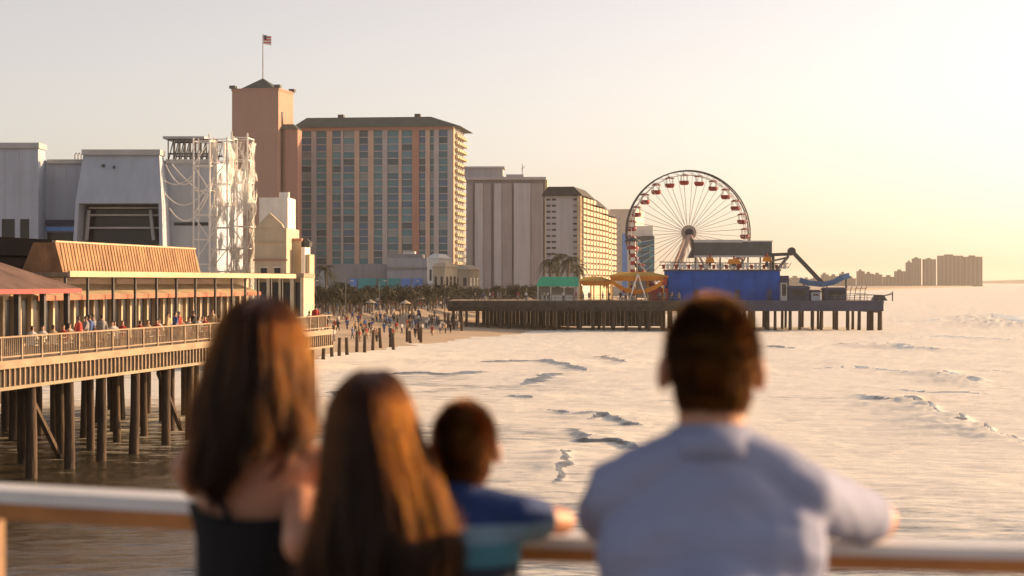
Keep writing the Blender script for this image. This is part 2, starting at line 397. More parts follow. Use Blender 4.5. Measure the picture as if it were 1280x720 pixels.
b.box('entrance_glass', 'dark_glass', b.u(104), b.u(202), 2.5, 2.9, 0, zb-.1)
for yy in (259, 268, 284): b.box('entrance_beam', 'grey_trim', b.u(108), b.u(196), 1.2, 2.2, b.z(yy+1.5), b.z(yy-.8))
for (xa, ya, xb, yb) in ((109,262,106,300),(186,262,190,300)): b.part('entrance_strut', MB().bar((b.u(xa),1,b.z(ya)),(b.u(xb),1,b.z(yb)),.35), 'grey_trim')
b.box('blue_fascia', 'navy', b.u(46)+.4, b.u(95), 2.7, 2.996, b.z(281), b.z(274))
b.box('blue_fascia', 'skyblue', b.u(46)+.4, b.u(94), 2.5, 2.9, b.z(288), b.z(283))
b.box('shop_window', 'dark_glass', b.u(48)+.4, b.u(92), 2.8, 2.99, 0, b.z(290))
b.box('shop_window', 'dark_glass', b.u(4), b.u(20), -.65, -.61, 0, b.z(274))
b.box('shop_window', 'dark_glass', b.u(27), b.u(38), -.65, -.61, 0, b.z(274))
b.box('window_band', 'dark_glass', b.u(212), b.u(264), 2.9, 2.99, b.z(281), b.z(277))
many('panel_joint', [(b.u(x)-.03, b.u(x)+.03, 2.96, 2.997, b.z(270), zt-.4) for x in (60,75,88,218,232,247)]+[(b.u(46)+.7, b.u(95), 2.96, 2.997, b.z(y)-.03, b.z(y)+.03) for y in (222,246)]+[(b.u(208), b.u(265), 2.96, 2.997, b.z(y)-.03, b.z(y)+.03) for y in (225,250)]+[(b.u(x)-.03, b.u(x)+.03, -.63, -.603, 6, b.z(188)) for x in (8,26)]+[(b.u(-20), b.u(44), -.63, -.603, b.z(y)-.03, b.z(y)+.03) for y in (215,243)], M['grey_trim'], b.o)
many('vent', [(b.u(129), b.u(132), -.9, .3, b.z(209), b.z(206)), (b.u(143), b.u(145), -.9, .3, b.z(211), b.z(208))], M['darksteel'], b.o)
rb = MB()
for xx in (82, 86, 90): rb.tube([(b.u(xx),5,zt),(b.u(xx),5,zt+.9),(b.u(xx+2),5,zt+1.1)], .08, 5)
b.part('roof_pipe', rb, 'steel')

# ---- white scaffold / lattice towers
def scaffold(x0, x1, ytop, d, label, nlev, depth=3.5, net=True, seed=0, crown=False):
    rr = random.Random(seed)
    s = Bld('scaffold_tower', label, x0, x1, d, -4, GZ-1, 'scaffolding'); H = s.z(ytop); W = s.w
    nb = max(1, round(W/2.2)); xs = [W*i/nb for i in range(nb+1)]
    for x in xs:
        for y in (0, depth): s.part('pole', MB().tube([(x,y,0),(x+rr.uniform(-.05,.05),y,H+rr.uniform(-.2,.8))], .10, 6), 'white')
    lv = MB(); br = MB()
    for k in range(nlev+1):
        z = H*k/nlev
        for y in (0, depth): lv.bar((0,y,z),(W,y,z),.12)
        for x in xs: lv.bar((x,0,z),(x,depth,z),.12)
        if k < nlev:
            for i in range(nb):
                a, c = (xs[i], xs[i+1]) if (i+k)%2 else (xs[i+1], xs[i]); z2 = H*(k+1)/nlev
                br.bar((a,-.1,z),(c,-.1,z2),.09)
            br.bar((W+.1,0,z),(W+.1,depth,H*(k+1)/nlev),.09)
    s.part('ledger', lv, 'white'); s.part('brace', br, 'white')
    if net:
        nx, nz = 34, 90
        for side in range(2):
            V = np.zeros((nz, nx, 3))
            U, Z = np.meshgrid(np.linspace(0,1,nx), np.linspace(0,1,nz))
            A = (fbm(U*5+seed*3, Z*9, 4, 70+seed+side)-.45)*1.6
            if side == 0: V[...,0] = U*W; V[...,1] = -.25 + A
            else: V[...,0] = W+.25-A; V[...,1] = U*depth
            V[...,2] = Z*H*.98
            o = np_mesh('netting', V.reshape(-1,3), grid_faces(nz, nx), NET); o.parent = s.o
    return s
NET = mat('white_netting', (.74,.72,.68), .8, .12, .8, trans=.25)
t = NET.node_tree; mo = t.nodes['Material Output']; src = mo.inputs[0].links[0].from_socket
ge = nn(t,'ShaderNodeNewGeometry'); n_ = nn(t,'ShaderNodeTexNoise'); n_.inputs['Scale'].default_value = .75; n_.inputs['Detail'].default_value = 7; n_.inputs['Roughness'].default_value = .7
mpn = nn(t,'ShaderNodeMapping'); mpn.inputs['Scale'].default_value = (1.2,1.2,.38); t.links.new(ge.outputs['Position'], mpn.inputs[0]); t.links.new(mpn.outputs[0], n_.inputs['Vector'])
c_ = nn(t,'ShaderNodeValToRGB'); c_.color_ramp.elements[0].position=.46; c_.color_ramp.elements[1].position=.55; t.links.new(n_.outputs[0], c_.inputs[0])
tp = nn(t,'ShaderNodeBsdfTransparent'); mx = nn(t,'ShaderNodeMixShader'); t.links.new(c_.outputs[0], mx.inputs[0]); t.links.new(tp.outputs[0], mx.inputs[1]); t.links.new(src, mx.inputs[2]); t.links.new(mx.outputs[0], mo.inputs[0])
scaffold(262, 284, 174, 226, 'white draped scaffold tower nearest the grey theatre wall', 9, seed=1)
scaffold(289, 309, 172, 229, 'white draped scaffold tower beside the tall terracotta tower', 9, seed=2)
s = scaffold(242, 262, 176, 224, 'open white scaffold frame without netting in front of theatre wall', 8, 2.5, net=False, seed=3)
# lattice crown on the theatre roof
s = Bld('roof_truss', 'grey steel lattice truss standing on the roof of the theatre', 204, 266, 233, 0, PZ(199,232)+.004, 'truss')
Wt = s.w; Ht = s.z(172)
for y in (3.4, 8):
    mb = MB()
    for z in (0.1, Ht*.35, Ht): mb.bar((0,y,z),(Wt,y,z),.22)
    n = 9
    for i in range(n): mb.bar((Wt*i/n,y,0),(Wt*(i+1)/n,y,Ht),.13); mb.bar((Wt*i/n,y,0),(Wt*i/n,y,Ht),.13)
    s.part('truss_frame', mb, 'steel')
s.part('truss_cap', MB().box(-.6,Wt*.75,3,8.4,Ht+.11,Ht+.4), 'grey_trim')
# festoon cables
cb = empty('festoon_cable', tuple(P(205,230,231)), 'pale cables hanging in loops across the grey theatre side wall', 'cable')
for (xa,ya,xb,yb,sag) in ((205,225,244,215,10),(207,205,240,225,14),(205,240,262,228,22),(212,260,262,240,25),(215,205,262,245,5)):
    pts = []
    for i in range(17):
        q = i/16; pts.append(P(xa+(xb-xa)*q, ya+(yb-ya)*q+sag*4*q*(1-q), 231.5) - cb.location)
    MB().tube(pts, .07, 5).build('cable', M['white'], cb)

# ---- cream gabled house
b = Bld('gabled_house', 'cream stucco house with pointed gable and arched windows beside the scaffold', 318, 358, 222, -3)
zg = b.z(285)
b.box('wall', 'cream', 0, b.w, 0, 9, 0, zg)
b.part('gable', MB().poly([(b.w*.02,zg+.004),(b.w*.92,zg+.004),(b.w*.86,b.z(280)),(b.w*.48,b.z(266)),(b.w*.12,b.z(281))][::-1], -.1, .6), 'cream')
b.box('rear_block', 'white', -b.w*.05, b.w*.86, 4, 9.5, zg+.004, b.z(245))
ch = MB()
for x in (.62,.72,.80): ch.tube([(b.w*x,5,b.z(245)+.004),(b.w*x,5,b.z(238))], .28, 8)
b.part('chimney', ch, 'white')
b.box('string_course', 'terracotta2', -.15, b.w+.15, -.2, -.004, b.z(326), b.z(324))
b.box('string_course', 'sand_render', -.1, b.w*.95, -.15, -.004, b.z(303), b.z(302))
for x in (.30,.72):
    o = b.box('window', 'dark_glass', b.w*x-.35, b.w*x+.35, -.06, -.004, b.z(345), b.z(335))
    MB().box(b.w*x-.5,b.w*x+.5,-.12,-.061,b.z(334.5),b.z(333.5)).build('lintel', M['white'], o)
b = Bld('corner_turret', 'slim cream corner turret with a dark cap next to the gabled house', 362, 388, 226, -3, cat='turret')
b.box('wall', 'cream', 0, b.w*.55, 0, 5, 0, b.z(301)); b.box('cap', 'terracotta2', -.2, b.w*.6, -.3, 5.3, b.z(301)+.004, b.z(298))
b.box('buttress', 'white', b.w*.62, b.w*.80, -1, 3, 0, b.z(309)); b.box('buttress', 'sand_render', b.w*.84, b.w, -.6, 3, 0, b.z(318))
b.part('finial', MB().tube([(b.w*.7,1,b.z(309)+.004),(b.w*.7,1,b.z(303)),(b.w*.7,1,b.z(297))], [.7,.85,.15], 8), 'darksteel')
b = Bld('arcade_building', 'low cream arcade with dark arched openings at the end of near deck', 318, 378, 200, -3, z0=1.2)
za = b.z(347)
b.box('wall', 'cream', 0, b.w, 1.0, 7, 0, za); b.box('parapet', 'timber', -.2, b.w+.2, -.3, 7.2, za+.004, za+.45)
many('arch', [(b.w*(x-.075), b.w*(x+.075), .94, .996, 0, b.z(353)) for x in (.16,.42,.66,.90)], M['dark_glass'], b.o)
many('column', [(b.w*x-.18, b.w*x+.18, 0, .99, 0, za) for x in (.03,.29,.54,.78,.99)], M['cream'], b.o)

# ---- terracotta tower
b = Bld('stair_tower', 'tall windowless terracotta tower with green pyramid roof and flagpole', 290, 348, 700, -12)
zt = b.z(114); D = 17
b.box('wall', 'terracotta', 0, b.w, 0, D, 0, zt)
b.box('cornice', 'terracotta2', -.2, b.w+.2, -.2, D+.2, zt+.004, zt+.9)
for (x, y) in ((.3,.3),(b.w-.3,.3),(b.w-.3,D-.3),(.3,D-.3)):
    b.box('corner_cap', 'greenroof', x-1.1, x+1.1, y-1.1, y+1.1, zt+.904, zt+2.0)
rf = MB(); c = b.w*.5; rf.add([(2.2,2.2,zt+.904),(b.w-2.2,2.2,zt+.904),(b.w-2.2,D-2.2,zt+.904),(2.2,D-2.2,zt+.904),(c,D/2,b.z(95.5))], [(3,2,1,0),(0,1,4),(1,2,4),(2,3,4),(3,0,4)])
b.part('roof', rf, 'greenroof')
b.box('window_strip', 'dark_glass', b.w+.004, b.w+.25, D*.2, D*.28, zt*.3, zt*.9)
tower = b
fp = empty('flagpole', (0,0,0), 'slim pole with small red and white flag on top of terracotta tower', 'flagpole')
fp.location = tuple(b.o.matrix_basis @ Vector((c, D/2, b.z(96)))) 
MB().tube([(0,0,-.3),(0,0,(96-40)/F*706)], [.28,.18], 6).build('pole', M['grey_trim'], fp)
hz = (96-41)/F*706
nx, nz = 14, 10; U, Z = np.meshgrid(np.linspace(0,1,nx), np.linspace(0,1,nz))
FL = bpy.data.materials.new('striped_flag'); FL.use_nodes = True; t = FL.node_tree
tc = nn(t,'ShaderNodeTexCoord'); sx = nn(t,'ShaderNodeSeparateXYZ'); t.links.new(tc.outputs['Object'], sx.inputs[0])
ml = nn(t,'ShaderNodeMath', operation='MULTIPLY'); ml.inputs[1].default_value = 1/1.0; t.links.new(sx.outputs[2], ml.inputs[0])
fr = nn(t,'ShaderNodeMath', operation='FRACT'); t.links.new(ml.outputs[0], fr.inputs[0])
gt = nn(t,'ShaderNodeMath', operation='GREATER_THAN'); gt.inputs[1].default_value = .5; t.links.new(fr.outputs[0], gt.inputs[0])
mixc = nn(t,'ShaderNodeMix', data_type='RGBA'); mixc.inputs[6].default_value = (.6,.03,.04,1); mixc.inputs[7].default_value = (.75,.72,.7,1); t.links.new(gt.outputs[0], mixc.inputs[0])
t.links.new(mixc.outputs[2], t.nodes['Principled BSDF'].inputs['Base Color'])
V = np.stack([.2+U*2.9, np.sin(U*6)*.25*U, hz-3.4-U*.5+Z*3.3], -1); o = np_mesh('flag', V.reshape(-1,3), grid_faces(nz,nx), FL); o.parent = fp
MB().box(.22,1.3,-.12,-.06,hz-1.7,hz-.15).build('canton', M['navy'], fp)

b = Bld('link_building', 'narrow salmon block with small green roof between tower and hotel', 350, 373, 700, -4)
b.box('wall', 'terracotta', 0, b.w*.3, 0, 7, 0, b.z(162)); b.box('wall', 'terracotta2', b.w*.3+.003, b.w, -1.5, 7, 0, b.z(162))
b.part('roof', MB().frus((-.6,b.w+.2,-2.2,7.5),(b.w*.15,b.w*.7,1,5), b.z(162)+.004, b.z(155)), 'greenroof')
b.box('base_course', 'terracotta', -.4, b.w+.4, -2, -1.504, 0, b.z(290))

# ---- hotel
hb = Bld('hotel_building', 'long many storey hotel with teal windows and flat green roof', 375, 566, 720, -6.5)
b = hb; zt = b.z(160); D = 31
b.box('wall', 'lilac_dark', 0, b.w, 0, D, 0, zt)
colsx = [(376,390),(396,409),(416,427),(430,444),(450,461),(468,479),(485,499),(503,516),(524.5,532.5),(538,543),(549,560)]
rows_n = 19; z_top = b.z(163.5); z_bot = b.z(331); fh = (z_top-z_bot)/rows_n*1.0
piers = []; prev = 375
edges = [375]+[v for c_ in colsx for v in c_]+[566]
for i in range(0, len(edges)-1, 2): piers.append((b.u(edges[i]), b.u(edges[i+1])))
for i, (a, c_) in enumerate(piers):
    if c_-a < .25: c_ = a+.4
    b.box('pilaster', ('pinkpier','greypier','pinkpier','greypier','pinkpier','pinkpier','greypier','pinkpier','terracotta2','pinkpier','greypier','lilac')[i%12], a, c_, -1.1, -.004, z_bot, zt)
bands = []
for k in range(rows_n+1):
    z = z_top - k*fh
    bands.append((.02, b.w-.02, -.55, -.006, z-.17, z+.17))
many('floor_band', bands, M['greypier'], b.o)
wins = []
for (a, c_) in colsx:
    for k in range(rows_n):
        z = z_top - (k+1)*fh
        wins.append((b.u(a)+.05, b.u(c_)-.05, -.2, -.008, z+.19, z+fh-.19))
random.shuffle(wins)
many('window', wins, M['teal_glass'], b.o)
b.box('cornice', 'terracotta2', -.5, b.w+.3, -1.6, -.004, zt-1.2, zt)
b.part('roof', MB().frus((-2.5,b.w+3.2,-3,D+3),(1.5,b.w-9,5,D-6), zt+.004, b.z(146)), 'greenroof')
for xx in (420, 517): b.box('roof_vent', 'darksteel', b.u(xx)-1.1, b.u(xx)+1.1, 9, 12, b.z(147), b.z(141))
# lit right side with balconies
sidew = []; bal = []
for k in range(rows_n+1):
    z = z_top - (k+1)*fh
    for j in range(5):
        ya = 1.5+j*5.8
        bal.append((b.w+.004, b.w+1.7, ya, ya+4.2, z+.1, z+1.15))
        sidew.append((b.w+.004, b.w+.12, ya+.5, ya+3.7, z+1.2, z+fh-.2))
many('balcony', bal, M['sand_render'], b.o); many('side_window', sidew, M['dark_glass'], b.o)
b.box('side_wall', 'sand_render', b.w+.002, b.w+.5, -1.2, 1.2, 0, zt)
b.box('base_storey', 'lilac_dark', -1, b.w+1, -2, -.004, 0, z_bot-.4)

# ---- podium
b = Bld('podium_building', 'low grey pink podium with turquoise sign panels in front of hotel', 388, 534, 520)
z_ = b.z
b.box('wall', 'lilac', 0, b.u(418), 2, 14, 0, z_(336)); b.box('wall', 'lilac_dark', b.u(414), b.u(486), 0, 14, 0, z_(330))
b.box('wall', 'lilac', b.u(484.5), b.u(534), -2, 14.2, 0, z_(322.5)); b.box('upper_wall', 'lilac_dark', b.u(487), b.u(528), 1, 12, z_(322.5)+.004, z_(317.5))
b.box('cornice', 'lilac_dark', b.u(484), b.u(534.5), -2.5, -2.004, z_(336), z_(333.5)); b.box('roof_unit', 'white', b.u(503), b.u(518), 2, 8, z_(317.5)+.004, z_(314))
for (xa, xb, m) in ((437,446,'skyblue'),(448,470,'tealsign'),(473,483,'tealsign')): b.box('sign_panel', m, b.u(xa), b.u(xb), -.4, -.004, z_(362), z_(348))
for (xa, xb, m) in ((486,500,'tealsign'),(502,514,'skyblue'),(516,529,'skyblue')): b.box('sign_panel', m, b.u(xa), b.u(xb), -2.4, -2.004, z_(362), z_(348))
# ---- small sunlit houses right of podium
for (xa, xb, yt, dd, lab, m, rfm) in ((535,548,323,500,'small white house with a rounded roof right of podium','white','white'),
        (541,556,334,470,'low cream kiosk building in front of the hotel end','cream','sand_render'),
        (556,586,337,520,'long low yellow terrace building under the hotel balconies','sand_render','cream')):
    b = Bld('low_house', lab, xa, xb, dd, -18); H = b.z(yt)
    b.box('wall', m, 0, b.w, 0, 9, 0, H)
    b.part('roof', MB().frus((-.3,b.w+.3,-.3,9.3),(b.w*.2,b.w*.8,2,7),H+.004,H+1.2), rfm)
    nw = max(2, int(b.w/2.2)); many('window', [(b.w*(i+.3)/nw, b.w*(i+.7)/nw, -.05, -.004, H*.5, H*.75) for i in range(nw)], M['dark_glass'], b.o)
    many('side_window', [(b.w+.004, b.w+.06, 1+i*2.7, 2.3+i*2.7, H*.5, H*.75) for i in range(3)], M['dark_glass'], b.o)

# ---- grey slab tower
b = Bld('slab_tower', 'grey windowless slab tower with broad vertical ribs right of hotel', 583, 681, 640, -2)
zt = b.z(225); z_ = b.z; D = 20
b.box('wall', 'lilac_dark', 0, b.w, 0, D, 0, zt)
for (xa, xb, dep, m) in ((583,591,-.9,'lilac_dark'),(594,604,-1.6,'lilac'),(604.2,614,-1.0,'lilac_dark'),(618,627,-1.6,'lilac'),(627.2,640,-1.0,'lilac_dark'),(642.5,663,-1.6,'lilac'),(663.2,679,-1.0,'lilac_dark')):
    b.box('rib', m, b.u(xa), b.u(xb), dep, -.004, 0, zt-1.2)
b.box('cornice', 'greypier', -.3, b.w+.5, -2, D+.4, zt+.004, zt+.9)
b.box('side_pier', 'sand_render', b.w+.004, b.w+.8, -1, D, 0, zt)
b.box('penthouse', 'lilac', b.u(580), b.u(628), 3, 12, zt+.904, z_(210)); b.box('penthouse_roof', 'greypier', b.u(579), b.u(630.5), 2, 13, z_(210)+.004, z_(207.5))
b.box('plant_room', 'lilac', b.u(632), b.u(654), 5, 13, zt+.904, z_(217)); b.box('plant_room', 'lilac', b.u(664), b.u(680), 5, 13, zt+.904, z_(221))
b.part('antenna', MB().tube([(b.u(652),8,z_(217)),(b.u(652),8,z_(203))], .13, 5).tube([(b.u(651),8,z_(211)),(b.u(655),8,z_(206))], .1, 5), 'steel')

# ---- condo with balconies
b = Bld('apartment_building', 'apartment block with sunlit balconies and dark stepped roof beside grey slab tower', 682, 722, 480, -10.1)
z_ = b.z; zt = z_(245); L = 69
b.box('wall', 'lilac', 0, b.w, 0, 23, 0, zt)
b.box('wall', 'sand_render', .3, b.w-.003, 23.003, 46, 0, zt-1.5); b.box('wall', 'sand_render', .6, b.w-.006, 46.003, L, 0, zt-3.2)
for (y0, y1, zz, e) in ((-1.2,22.5,zt,1.4),(23.2,45.8,zt-1.5,1.6),(46.2,L+1,zt-3.2,1.6)):
    b.part('roof', MB().frus((-1,b.w+e,y0,y1),(.6,b.w-1.0,y0+1,y1-1), zz+.004, zz+2.3), 'darkroof')
nf = 13; fh = (zt-z_(343))/nf
w1 = []; bl = []; sw = []
for k in range(nf):
    z = zt - (k+1)*fh
    for (xa, xb) in ((683,688),(690,695)): w1.append((b.u(xa), b.u(xb), -.12, -.004, z+.35, z+fh-.7))
    w1.append((b.u(716.5), b.u(721), -.12, -.004, z+.35, z+fh-.7))
    for j in range(11):
        ya = .6+j*6.2; zz = z - (1.5 if ya > 22 else 0) - (1.7 if ya > 44 else 0)
        bl.append((b.w+.004, b.w+1.5, ya, ya+4.6, zz+.05, zz+1.05)); sw.append((b.w+.004, b.w+.10, ya+.4, ya+4.0, zz+1.1, zz+fh-.25))
many('window', w1, M['dark_glass'], b.o); many('balcony', bl, M['cream'], b.o); many('side_window', sw, M['dark_glass'], b.o)
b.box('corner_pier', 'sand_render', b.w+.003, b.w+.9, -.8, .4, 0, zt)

b = Bld('beige_block', 'plain pale beige block behind the ride tower left of big wheel', 763, 794, 760, -14)
b.box('wall', 'beige', 0, b.w, 0, 20, 0, b.z(263)); b.box('parapet', 'beige', -.3, b.w+.3, -.3, 20.3, b.z(263)+.004, b.z(261.5))
b.box('blue_panel', 'skyblue', b.u(778), b.u(784), -.5, -.004, 0, b.z(292))
many('window', [(b.u(765+i*4.2), b.u(767+i*4.2), -.06, -.004, b.z(275+k*8), b.z(272+k*8)) for i in range(3) for k in range(8)], M['greypier'], b.o)
b = Bld('glass_block', 'charcoal glass office block seen through the big wheel', 795, 818, 660, -4)
b.box('wall', 'boardgrey', 0, b.w, 0, 16, 0, b.z(295)); b.box('upper_wall', 'white', -.5, b.w-.5, 3, 14, b.z(295)+.004, b.z(282))
many('window', [(.2+i*b.w/3, b.w/3-.2+i*b.w/3, -.12, -.004, b.z(344-k*7.5), b.z(338.5-k*7.5)) for i in range(3) for k in range(6)], M['teal_glass'], b.o)

# ---- far skyline, each block its own thing
far = [(975,990,350,'far2'),(987,1003,347,'far'),(1004,1014,349,'far'),(1014,1026,348,'far'),(1027,1036,343,'far2'),(1037,1049,345,'far2'),(1050,1059,342,'far2'),(1060,1070,348,'far'),
       (1072,1081,339,'far2'),(1081.5,1092,342,'far2'),(1092.5,1103,343,'far'),(1105,1119,346,'far2'),(1119.5,1132,339,'far2'),(1134,1140.5,328,'far2'),(1141,1152.5,323,'far2'),(1154.5,1171,324,'far2'),(1173,1205,319.5,'far2'),(1206,1229,320.8,'far2')]
desc = ['low hazy block at the left end of far skyline just above slide','hazy flat block just right of the blue slide arm','small pale hazy block, third from left in far skyline','pale hazy block behind the ride arm','brown hazy tower with stepped roof above blue slide','wide brown hazy block right of the ride arm','narrow brown hazy tower in the left skyline cluster','lowest pale hazy block in the skyline centre','brown hazy tower just right of the skyline gap','squat brown hazy block joined to its taller neighbour','pale brown hazy block centre of far skyline','low brown hazy block left of the tall group','mid height brown block beginning the tall skyline group','slim stepped tower at left of the tall skyline group','tall narrow tower with a small roof mast in the skyline','separate tall slab between two bright gaps in the skyline','widest and tallest slab of the far skyline','slab at the far right end of skyline by the open sea']
for i, ((xa, xb, yt, m), lab) in enumerate(zip(far, desc)):
    b = Bld('far_tower', lab, xa+(.6 if i > 13 else 0), xb-(.9 if i > 13 else 0), (3150+ (i*37)%160) if i < 14 else 3380, -5, 0.8, cat='tower block'); H = b.z(yt); W = b.w
    b.box('wall', m, 0, W, 0, 24, 0, H)
    b.box('roof_box', m, W*.25, W*.6, 4, 14, H+.01, H+(3 if H<40 else 2.2))
    nv = max(3, int(W/7)); ribs = []
    for k in range(nv): ribs.append((W*(k+.12)/nv, W*(k+.42)/nv, -.9, -.01, 2, H-1.5))
    many('facade_rib', ribs, M['far'], b.o)
    many('floor_recess', [(0.5, W-.5, -.3, -.012, z, z+1.2) for z in np.arange(5, H-3, 6.5)], M['far2'], b.o)

# ------------------------------------------------------------------ far amusement pier
DP = 354.0; ZD = PZ(376, DP)
SC = DP/F      # metres per photo pixel at the pier front
pier = empty('amusement_pier', (PX(560,DP), DP, 0), 'long amusement pier on dark timber piles reaching into the surf', 'pier')
ox = pier.location.x
def lx(x, d=DP): return PX(x, d) - ox
Wd = 30
MB().box(lx(560), lx(1105), 0, Wd, ZD-.5, ZD).build('deck', M['timber'], pier)
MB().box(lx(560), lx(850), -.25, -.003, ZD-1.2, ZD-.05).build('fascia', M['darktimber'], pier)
MB().box(lx(850)+.01, lx(1104), -.3, -.003, ZD-1.9, ZD-.0).build('fascia', M['navy'], pier)
MB().box(lx(560), lx(1104), .3, .9, ZD-1.9, ZD-.51).box(lx(560), lx(1104), 10, 10.6, ZD-1.4, ZD-.51).box(lx(560), lx(1104), 20, 20.6, ZD-1.4, ZD-.51).build('beam', M['darktimber'], pier)
pr = random.Random(5); pl_ = []
proto = MB().tube([(0,0,-1.5),(0.02,0,0),(-.03,.02,1)], [.34,.3,.27], 8).build('pile', M['pile'], pier)
first = True
def pile_at(x, y, zt, par, r=1.0):
    global first
    if first: o = proto; first = False
    else:
        o = proto.copy(); COL.objects.link(o)
    o.parent = par; o.location = (x, y, 0); o.scale = (r, r, zt); o.rotation_euler = (pr.uniform(-.006,.006), pr.uniform(-.006,.006), pr.uniform(0,6))
cnt = 0
for x in np.arange(566, 1100, 14.5):
    pile_at(lx(x+pr.uniform(-3,3)), .6, ZD-1.91, pier, pr.uniform(.85,1.15)); cnt += 1
for x in np.arange(572, 1100, 22): pile_at(lx(x+pr.uniform(-5,5)), 10.3, ZD-1.41, pier, .95); cnt += 1
for x in np.arange(850, 1100, 17): pile_at(lx(x+pr.uniform(-6,6)), 20.3, ZD-1.41, pier, .9); cnt += 1
for x in (1090,1101): pile_at(lx(x), .9, ZD-1.91, pier, 1.6)
MB().bar((lx(1101),1,ZD-2),(lx(1101),20,ZD-2),.5).build('cross_beam', M['darktimber'], pier)
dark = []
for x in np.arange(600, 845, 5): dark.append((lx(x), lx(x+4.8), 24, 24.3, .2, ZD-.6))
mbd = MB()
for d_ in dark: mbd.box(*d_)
mbd.build('shade_screen', M['darktimber'], pier)  # added dark slats stand in for the shade under the pier
for z in (.55, 1.05):
    MB().bar((lx(562),.1,ZD+z),(lx(850),.1,ZD+z),.07).build('railing_bar', M['steel'], pier)
    MB().bar((lx(1040),.1,ZD+z),(lx(1104),.1,ZD+z),.09).build('railing_bar', M['steel'], pier)
MB().bar((lx(1104),.1,ZD+1.05),(lx(1104),28,ZD+1.05),.09).build('railing_bar', M['steel'], pier)
many('railing_post', [(lx(x)-.05, lx(x)+.05, .05, .15, ZD+.004, ZD+1.1) for x in list(range(562,850,12))+list(range(1044,1104,8))], M['steel'], pier)

# ---- ferris wheel
DW = 378.0; cx, cz = PX(860, DW), PZ(291, DW); RW = 77.5/F*DW
fw = empty('ferris_wheel', (cx, DW, ZD), 'big white spoked observation wheel with red gondolas on the pier', 'ferris wheel', R(4))
hz_ = cz - ZD
def ring(r, y, rad, n=96):
    mb = MB(); pts = [(r*math.cos(2*math.pi*i/n), y, hz_+r*math.sin(2*math.pi*i/n)) for i in range(n+1)]
    return mb.tube(pts, rad, 6, cap=False)
ring(RW, -.9, .14).build('outer_rim', M['darksteel'], fw); ring(RW, .9, .14).build('outer_rim', M['darksteel'], fw)
ring(RW*.93, -.9, .08).build('inner_rim', M['white'], fw); ring(RW*.93, .9, .08).build('inner_rim', M['white'], fw)
NG = 24
for k in range(NG*2):
    a = 2*math.pi*(k+.5)/(NG*2); c_, s_ = math.cos(a), math.sin(a); yy = -.9 if k%2 else .9
    MB().bar((.6*c_, yy*.6, hz_+.6*s_), (RW*c_, yy, hz_+RW*s_), .085 if k%2 else .11).build('spoke', M['white'], fw)
tr_ = MB()
for k in range(NG*2):
    a = 2*math.pi*k/(NG*2); a2 = 2*math.pi*(k+1)/(NG*2)
    for yy in (-.9,.9): tr_.bar((RW*.93*math.cos(a),yy,hz_+RW*.93*math.sin(a)),(RW*math.cos(a2),yy,hz_+RW*math.sin(a2)),.05)
    tr_.bar((RW*math.cos(a),-.9,hz_+RW*math.sin(a)),(RW*math.cos(a),.9,hz_+RW*math.sin(a)),.07)
tr_.build('rim_lattice', M['grey_trim'], fw)
MB().tube([(0,-1.9,hz_),(0,1.9,hz_)], .75, 16).tube([(0,-2.2,hz_),(0,-1.9,hz_)], .45, 12).build('hub', M['darksteel'], fw)
MB().tube([(0,-1.0,hz_),(0,-.8,hz_)], 1.5, 20).build('hub_disc', M['pinkpier'], fw)
gb = MB()   # tub
n = 14; prof = [(.05,-1.95),(.75,-1.9),(.98,-1.5),(1.0,-1.1),(.92,-1.1),(.9,-1.5)]
vs_ = [(r*math.cos(2*math.pi*i/n), r*math.sin(2*math.pi*i/n), z) for r, z in prof for i in range(n)]
gb.add(vs_, [(k*n+i, k*n+(i+1)%n, (k+1)*n+(i+1)%n, (k+1)*n+i) for k in range(len(prof)-1) for i in range(n)])
cp = MB(); prof2 = [(1.05,-.12),(.7,.10),(.05,.28)]
cp.add([(r*math.cos(2*math.pi*i/n), r*math.sin(2*math.pi*i/n), z) for r, z in prof2 for i in range(n)]+[(0,0,-.10)],
       [(k*n+i, k*n+(i+1)%n, (k+1)*n+(i+1)%n, (k+1)*n+i) for k in range(2) for i in range(n)]+[(3*n,(i+1)%n,i) for i in range(n)])
po = MB()
for i in range(4): a = math.pi/4+i*math.pi/2; po.tube([(.85*math.cos(a),.85*math.sin(a),-1.2),(.85*math.cos(a),.85*math.sin(a),-.05)], .05, 5)
g0 = None
for k in range(NG):
    a = 2*math.pi*(k+.25)/NG; loc = (RW*.93*math.cos(a), 0, hz_+RW*.93*math.sin(a))
    if g0 is None:
        g0 = gb.build('gondola', M['red'], fw, True); cp.build('gondola_canopy', M['red'], g0, True); po.build('gondola_pole', M['steel'], g0); g0.location = loc
    else: copy_tree(g0, loc=loc, parent=fw)
lg_col = M['pinkpier']
for (x1_, y1_) in ((-34,-4),(-24,-4),(34,-4),(-30,4),(34,4)):
    MB().bar((0,y1_*.45,hz_),(x1_/F*DW,y1_,0),.42).build('support_leg', lg_col, fw)
MB().bar((-16/F*DW,-2.6,hz_*.5),(16/F*DW,-2.6,hz_*.5),.2).bar((-16/F*DW,-3.2,hz_*.5),(-30/F*DW,-3.8,.4),.2).build('leg_brace', lg_col, fw)
MB().box(-6,6,-5,5,.004,.8).build('platform', M['concrete'], fw)

